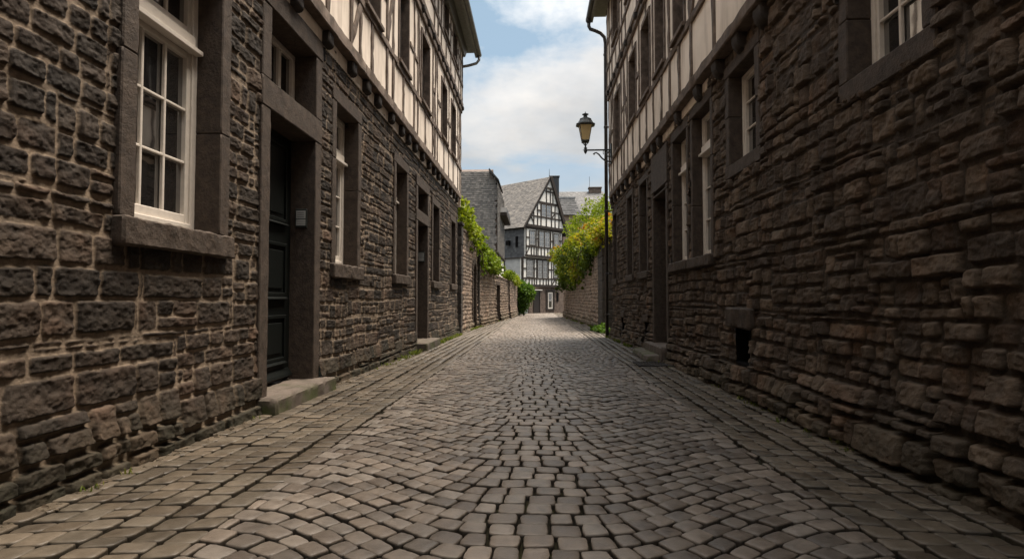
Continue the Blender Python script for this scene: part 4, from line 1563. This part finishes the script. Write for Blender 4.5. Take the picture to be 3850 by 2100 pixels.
t.bar((3.4, .15, 8.0), (3.9, .15, 8.45), .1, .058); t.bar((1.05, .15, 7.3), (.6, .15, 7.9), .1, .058)
t.build('timber_frame', M['timber_dark'], GH, rough=.008, cell=.3)


def small_window(u0, u1, z0, z1, o, parent, frame='far_grey', rows=3, cols=2, t=.05):
    f = MB(-1)
    f.box(u0, u0 + t, o - .03, o + .03, z0, z1)
    f.box(u1 - t, u1, o - .03, o + .03, z0, z1)
    f.box(u0 + t, u1 - t, o - .03, o + .03, z0, z0 + t)
    f.box(u0 + t, u1 - t, o - .03, o + .03, z1 - t, z1)
    for k in range(1, cols):
        uu = u0 + (u1 - u0) * k / cols
        f.box(uu - t * .4, uu + t * .4, o - .03, o + .026, z0 + t, z1 - t)
    for k in range(1, rows):
        zz = z0 + (z1 - z0) * k / rows
        f.box(u0 + t, u1 - t, o - .03, o + .022, zz - .016, zz + .016)
    w = f.build('window', M[frame], parent)
    g = MB(-1)
    g.box(u0 + .01, u1 - .01, o + .001, o + .012, z0 + .01, z1 - .01)
    g.build('pane', M['glass'], w)
    g = MB(-1)
    for (a, b_, c, d) in ((u0 - .07, u0, z0 - .07, z1 + .07), (u1, u1 + .07, z0 - .07, z1 + .07), (u0, u1, z0 - .07, z0), (u0, u1, z1, z1 + .07)):
        g.box(a, b_, o - .02, o + .042, c, d)
    g.build('surround', M['timber_dark'], w)
    return w


for (a, b_, c, d) in ws1: small_window(a, b_, c, d, .0, GH)
for (a, b_, c, d) in ws2: small_window(a, b_, c, d, .10, GH)
for (a, b_, c, d) in ws3: small_window(a, b_, c, d, .16, GH)
w = small_window(3.2, 3.85, .12, 1.55, -.11, GH, 'white', 2, 1, .11)
w['label'] = 'white framed ground floor window'
b = MB(-1)
for (a, b_, c, d) in ((2.95, 3.12, -.02, 1.75), (3.93, 4.1, -.02, 1.75), (3.12, 3.93, 1.63, 1.75), (3.12, 3.93, -.02, .05)):
    b.box(a, b_, -.13, -.05, c, d)
b.build('stone_surround', M['timber_dark'], GH)
b = MB(-1)
b.box(1.35, 2.05, -.14, -.09, -.5, 1.6)
b.box(1.27, 1.35, -.14, -.06, -.5, 1.68); b.box(2.05, 2.13, -.14, -.06, -.5, 1.68); b.box(1.35, 2.05, -.14, -.06, 1.6, 1.68)
b.build('door', M['door_brown'], GH)
b = MB(-1)
b.prism([(4.42, .75), (4.72, .75), (4.72, 1.4)] + [(4.57 + .15 * math.cos(x), 1.4 + .15 * math.sin(x)) for x in np.linspace(0, math.pi, 7)][1:], -.14, -.08)
b.build('niche', M['dark'], GH)
b = MB(-1)
b.box(1.2, 2.2, -.1, .12, 1.70, 1.76)
b.build('door_hood', M['far_white'], GH)
# left side: plaster below, slate-clad above
b = MB(-1)
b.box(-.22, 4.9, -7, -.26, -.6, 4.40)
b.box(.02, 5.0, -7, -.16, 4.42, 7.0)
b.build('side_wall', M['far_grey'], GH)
slate_field('side_slating', GH, (-.06, 7.0, 4.42), (0, -1, 0), (0, 0, 1), 7.0, 2.6, M['slate_dark'], .16, .24, seed=9)
b = MB(-1)
b.box(-.32, -.02, -7.0, .02, 4.34, 4.42)
b.box(-.28, -.2, -2.15, -2.0, -.5, 4.34); b.box(-.28, -.2, -.12, .03, 2.1, 4.34)
b.build('side_beam', M['timber_dark'], GH)
b = MB(-1)
b.box(-.30, -.05, -1.85, -1.5, 5.5, 5.9); b.box(-.12, -.05, -.9, -.65, 5.3, 6.2)
b.build('side_opening', M['dark'], GH)
# roof: left slope with slates, right slope thin, dark verge boards
lv = np.array((AP[0] + .35, 0, AP[1] - 6.85)); ln = np.linalg.norm(lv); lv /= ln
b = MB(-1)
b.prism([(-.33, 6.85), (AP[0], AP[1]), (AP[0] + .05, AP[1] - .16), (-.22, 6.80)], -7.3, .28)
b.prism([(AP[0], AP[1]), (5.66, 6.62), (5.58, 6.56), (AP[0], AP[1] - .16)], -7.3, .28)
rf = b.build('roof', M['slate_dark'], GH)
slate_field('slating', rf, (-.36, 7.3, 6.88), (0, -1, 0), tuple(lv), 7.5, ln + .02, M['slate'], .17, .22, seed=10)
b = MB(-1)
b.bar((AP[0] + .02, .26, AP[1] + .05), (5.70, .26, 6.55), .34, .07)
b.bar((AP[0] - .02, .22, AP[1] - .02), (-.30, .22, 6.80), .14, .06)
b.bar((2.6, .2, 10.55), (3.72, .2, 10.55), .14, .08)
b.build('verge_board', M['timber_dark'], GH)
b = MB(-1)
b.tube([(AP[0], 0.1, AP[1]), (AP[0], .1, AP[1] + .75)], [.03, .012], 6)
b.build('finial', M['iron'], GH)


def chimney(parent, x, y, z0, z1, wx, wy, pots, S=1, mat='slate_dark'):
    c = MB(S)
    c.box(x - wx / 2, x + wx / 2, y - wy / 2, y + wy / 2, z0, z1)
    c.box(x - wx / 2 - .06, x + wx / 2 + .06, y - wy / 2 - .06, y + wy / 2 + .06, z1, z1 + .12)
    ch = c.build('chimney', M[mat], parent, bevel=.015)
    for i in range(pots):
        q = MB(S)
        q.lathe([(.11, 0), (.10, .26), (.13, .28), (.13, .32)], (x - wx / 2 + wx * (i + .5) / pots, y, z1 + .12), 10)
        q.build('chimney_pot', M['clay'], ch)
    return ch


# ================================================================== HOUSES BEHIND, right of the gable
RB = tag(empty('slate_roofed_house', (0, 55, 0)), 'long grey slate roof with a clay-topped chimney above the right garden vine', 'house')
b = MB(1)
b.box(1.2, 7.4, .4, 7, -.5, 9.1)
b.build('stone_wall', M['pink'], RB)
sv = np.array((0, 3.2, 2.9)); L_ = np.linalg.norm(sv); sv /= L_
b = MB(1)
b.prism_u([(.0, 9.0), (3.25, 11.95), (6.6, 9.0), (6.6, 8.9), (3.25, 11.8), (.0, 8.9)], 1.0, 6.75)
rf = b.build('roof', M['slate_dark'], RB)
slate_field('slating', rf, (1.0, -.02, 9.02), (1, 0, 0), tuple(sv), 5.75, L_, M['slate_dark'], .19, .26, seed=12)
b = MB(1)
b.box(.95, 6.8, -.06, .10, 8.86, 9.0)
b.build('eaves_board', M['timber_dark'], RB)
chimney(RB, 5.9, 3.3, 10.5, 12.25, 1.25, .7, 0, mat='far_stone')
b = MB(1)
b.tube([(5.35, 3.3, 12.2), (5.35, 3.3, 13.5)], .02, 5)
b.build('aerial', M['iron'], RB)
small = MB(1)
small.box(4.25, 4.75, .33, .42, 7.9, 8.7)
small.build('window', M['far_white'], RB)

AN = tag(empty('slate_roofed_annexe', (0, 52.5, 0)), 'small slate-roofed annexe with a tall dark chimney, tucked behind the timbered gable', 'house')
b = MB(1)
b.box(1.2, 4.1, .3, 2.4, -.5, 8.75)
b.build('stone_wall', M['pink'], AN)
sv = np.array((0, .75, 1.75)); L_ = np.linalg.norm(sv); sv /= L_
slate_field('slating', AN, (1.0, .05, 8.75), (1, 0, 0), tuple(sv), 3.1, L_, M['slate_dark'], .19, .26,
            inside=lambda u, v: u < 3.1 - max(0, v) * .3, seed=13)
b = MB(1)
b.prism_u([(.1, 8.7), (.85, 10.4), (2.3, 10.5), (2.3, 8.7)], 1.0, 3.5)
b.build('roof', M['slate_dark'], AN)
b = MB(1)
b.box(1.0, 3.58, .72, .98, 10.42, 10.52)
b.build('ridge_board', M['far_grey'], AN)
chimney(AN, 1.62, 1.2, 9.5, 12.45, .86, .62, 0)

# ================================================================== PLANTS
random.seed(21)


def stems(parent, lines, mat='bark'):
    b = MB(1)
    for pts, r in lines:
        b.tube(pts, r, 6)
    return b.build('stem', M[mat], parent)


def vine_right():
    rn = np.random.RandomState(5)
    blobs, hue = [], []
    y = 18.9
    while y < 34:
        f = (y - 18.9) / 15
        xw = 2.24 - .037 * (y - 20.3)
        over = .15 + .55 * min(1, max(0, (y - 20.5) / 9))
        for _ in range(3):
            blobs.append((xw + .3 - rn.uniform(0, .3 + over), y + rn.uniform(-.4, .4), 3.2 + rn.uniform(-.25, .45), .45, .55, .38))
        drop = .15 + 1.25 * min(1, max(0, (y - 20.5) / 7)) * rn.uniform(.7, 1.15)
        blobs.append((xw - over * rn.uniform(.3, .7), y, 3.0 - drop * .35, .34, .45, .40))
        if y > 21.5:
            blobs.append((xw - over * rn.uniform(.25, .75), y, 2.75 - drop * .55, .28, .40, .35 + drop * .22))
            if rn.rand() < .5:
                blobs.append((xw - over * rn.uniform(.3, .9), y, 2.6 - drop * .95, .14, .2, .35))
        y += .62
    P = clump_points(blobs, 24000, 7, .35, .30, 10)
    xw = 2.24 - .037 * (P[:, 1] - 20.3)
    P = P[~((P[:, 0] > xw - .02) & (P[:, 2] < 2.8)) & (P[:, 2] > 1.35)]
    h = .30 + .20 * np.clip((P[:, 2] - 2.7), -1, 1.2) + .85 * fbm(P[:, 1] * .7, P[:, 2] * 1.1 + P[:, 0], 3, 3)
    v = tag(empty('vine', (2.0, 20, 0)), 'yellow-green and orange vine spilling over the right garden wall', 'vine')
    leaves('foliage', P - np.array((2.0, 20, 0)), .105, M['vine'], v, 5, h)
    stems(v, [([(.1, y0, 2.7), (-.1, y0 + .3, 3.0), (-.4, y0 + .5, 2.7), (-.5, y0 + .6, 2.1)], [.03, .025, .02, .01]) for y0 in (1.5, 4, 6.5, 9, 11.5)])


def vine_left():
    rn = np.random.RandomState(6)
    blobs = []
    y = 17.2
    while y < 26.0:
        xw = -2.38 + .03 * (y - 17.2) + (.08 if y > 21.7 else 0)
        zt = 3.15 if y < 21.6 else 2.5
        for _ in range(2):
            blobs.append((xw - .1 + rn.uniform(-.2, .2), y + rn.uniform(-.3, .3), zt + .22 + rn.uniform(-.12, .2) + (.35 if y < 18.6 else 0), .36, .45, .30))
        if y > 19.5:
            d = rn.uniform(.10, .40) + .12 * (y > 21.3)
            blobs.append((xw + rn.uniform(.08, .26), y, zt - d * .45, .26, .38, .30 + d * .35))
        if y > 22:
            blobs.append((xw + rn.uniform(.1, .36), y, zt - .1, .35, .4, .45))
        y += .5
    P = clump_points([b[:3] + (b[3] * .85, b[4] * .9, b[5] * .85) for b in blobs], 9500, 9, .35, .30, 10)
    h = .52 + .30 * np.clip(P[:, 2] - 2.7, -1, .8) + .5 * fbm(P[:, 1] * .8, P[:, 2] * 1.3 + P[:, 0], 8, 3)
    v = tag(empty('vine', (-2.3, 20, 0)), 'bright green vine hanging along the top of the left garden walls', 'vine')
    leaves('foliage', P - np.array((-2.3, 20, 0)), .095, M['ivy'], v, 6, h)
    stems(v, [([(-.1, y0, 2.4), (.1, y0 + .3, 2.9), (.3, y0 + .5, 2.6), (.35, y0 + .6, 2.1)], [.03, .025, .02, .01]) for y0 in (0, 2, 4)])


def shrub(loc, blobs, n, size, mat, label, seed, trunks, hue0=.5, name='shrub', cat='shrub', lump=.3):
    v = tag(empty(name, loc), label, cat)
    P = clump_points(blobs, n, seed, .3, lump, 11)
    P = P[P[:, 2] > .02]
    h = hue0 + .10 * (P[:, 2] - np.mean(P[:, 2])) + .5 * fbm(P[:, 0] * .9 + P[:, 1] * .5, P[:, 2] * .9, seed, 3)
    leaves('foliage', P, size, M[mat], v, seed, h)
    stems(v, trunks)
    return v


vine_right()
vine_left()
shrub((-.95, 39.8, SLOPE * 39.8), [(-.35, .2, 2.0, .65, .7, .5), (.15, -.1, 1.75, .62, .7, .55), (-.05, 0, 1.2, .6, .7, .6), (-.25, .1, .6, .5, .6, .55), (.45, 0, 1.55, .35, .5, .4), (-.55, .2, 2.35, .4, .5, .25)],
      9000, .13, 'bush', 'dense green bush at the end of the left garden wall', 41,
      [([(0, 0, -.05), (-.05, 0, .5), (-.25, .1, 1.4)], [.06, .05, .02]), ([(0, 0, .1), (.1, 0, .8), (.3, -.1, 1.5)], [.05, .04, .015])])
shrub((2.75, 26.5, 0), [(-.1, -.5, 5.0, .55, .8, .50), (-.75, .3, 4.6, .5, .8, .40), (.3, -1.8, 4.9, .6, .9, .45), (-1.0, 2.2, 4.5, .45, 1.0, .40), (-.4, .6, 5.3, .25, .4, .35), (.2, -1.2, 5.35, .25, .4, .35), (-.1, 0, 3.9, .9, 1.6, .7)],
      4500, .085, 'ivy', 'feathery light green shrub rising behind the vine on the right', 42,
      [([(0, 0, 0), (0, .1, 2), (-.2, .3, 5.1)], [.08, .06, .015]), ([(0, 0, 1.2), (.3, -.8, 2.8), (.3, -1.5, 5.1)], [.06, .04, .012])], .45)
shrub((2.0, 17.9, SLOPE * 17.9), [(0, 0, .10, .22, .5, .14), (-.08, .8, .07, .16, .4, .10), (.05, -.6, .06, .15, .3, .08)], 1500, .075, 'bush', 'small leafy weed clump at the foot of the dark gate pier on the right', 43,
      [([(0, 0, -.03), (.02, 0, .12)], [.012, .006])], .6, 'weed_clump', 'weeds', .35)
shrub((-1.68, 34.5, 0), [(0, -1.5, 2.35, .35, 1.2, .25), (.1, 1.0, 2.3, .35, 1.4, .28), (.25, 2.5, 2.1, .35, 1.0, .3)], 3500, .10, 'ivy', 'low yellow-green creeper on the coping beside the dark green bush', 44,
      [([(0, -1, 1.9), (.1, 1, 2.2), (.2, 2.4, 2.1)], [.03, .025, .01])], .6, 'creeper', 'creeper', .35)
shrub((-3.0, 27.0, 0), [(0, 0, 3.55, .35, .4, .30), (.2, .3, 3.3, .3, .4, .3), (-.2, 0, 3.1, .3, .4, .4)], 1300, .085, 'bush', 'thin olive-green shrub against the grey slates behind the left wall', 45,
      [([(0, 0, 0), (0, .05, 2), (.05, .1, 3.6)], [.04, .03, .01])], .65)


def weeds():
    rn = np.random.RandomState(17)
    V, F, C4 = [], [], []
    for side, y0, y1, n in (('L', 9.5, 33, 850), ('R', 10.4, 34, 700), ('l', 2.6, 9.5, 60), ('r', 2.8, 10, 40)):
        for _ in range(n):
            y = y0 + (y1 - y0) * rn.rand()
            if fbm(y * .8, 0, 5 if side in 'Ll' else 6, 3) < -.02:
                continue
            if side in 'Ll':
                x = -2.36 + .07 if y < 17 else (-2.38 + .028 * (y - 17.2)) + .05
                x += abs(rn.normal(0, .05))
                if 4.6 < y < 6.4 or 10.9 < y < 12.6:
                    continue
            else:
                x = 2.14 - .006 * y - .08 if y < 15.4 else 2.24 - .037 * (y - 20.3) - .05
                x -= abs(rn.normal(0, .05))
            k = rn.randint(4, 9)
            h = rn.uniform(.03, .085) * (1 if side in 'LR' else .7)
            for _ in range(k):
                a = rn.rand() * 6.28
                r = rn.uniform(.2, .8) * h
                bx, by = x + rn.normal(0, .02), y + rn.normal(0, .02)
                z = SLOPE * y - .01
                wx, wy = -math.sin(a) * h * .14, math.cos(a) * h * .14
                b = len(V)
                V += [(bx - wx, by - wy, z), (bx + wx, by + wy, z), (bx + math.cos(a) * r * .6 + wx, by + math.sin(a) * r * .6 + wy, z + h * .75), (bx + math.cos(a) * r, by + math.sin(a) * r, z + h)]
                F.append((b, b + 1, b + 2, b + 3))
                C4 += [(rn.rand(), 1, 1, 1)] * 4
    tag(mesh_np('weeds', V, F, M['grass'], None, C4, smooth=False), 'thin grass and weeds along the foot of both walls', 'weeds', kind='stuff')


weeds()


def rubble():
    """loose stone chips and soil lumps in the gutter line below the near walls"""
    rn = np.random.RandomState(33)
    V, F, C4 = [], [], []
    for side, y0, y1, n in ((-1, 2.3, 9, 330), (1, 2.4, 8.5, 260)):
        for _ in range(n):
            y = y0 + (y1 - y0) * rn.rand() ** 1.3
            if side < 0 and 4.6 < y < 6.4:
                continue
            x = side * (2.30 if side < 0 else 2.075 - .006 * y) - side * abs(rn.normal(0, .035))
            s = rn.uniform(.006, .022) * (1.5 if rn.rand() < .1 else 1)
            p = rn.normal(size=(6, 3)) * .22 + np.array([(1, 0, 0), (-1, 0, 0), (0, 1, 0), (0, -1, 0), (0, 0, .7), (0, 0, -.7)])
            b = len(V)
            V += [tuple(np.array((x, y, SLOPE * y - .012 + s * .3)) + q * s) for q in p]
            for f in ((0, 2, 4), (2, 1, 4), (1, 3, 4), (3, 0, 4), (2, 0, 5), (1, 2, 5), (3, 1, 5), (0, 3, 5)):
                F.append(tuple(b + i for i in f))
            c = rn.rand()
            C4 += [(c, 1, c, 1)] * 6
    tag(mesh_np('gravel', V, F, M['stone_brown'], None, C4, smooth=False), 'loose stone chips lying along the foot of the near walls', 'gravel', kind='stuff')


rubble()
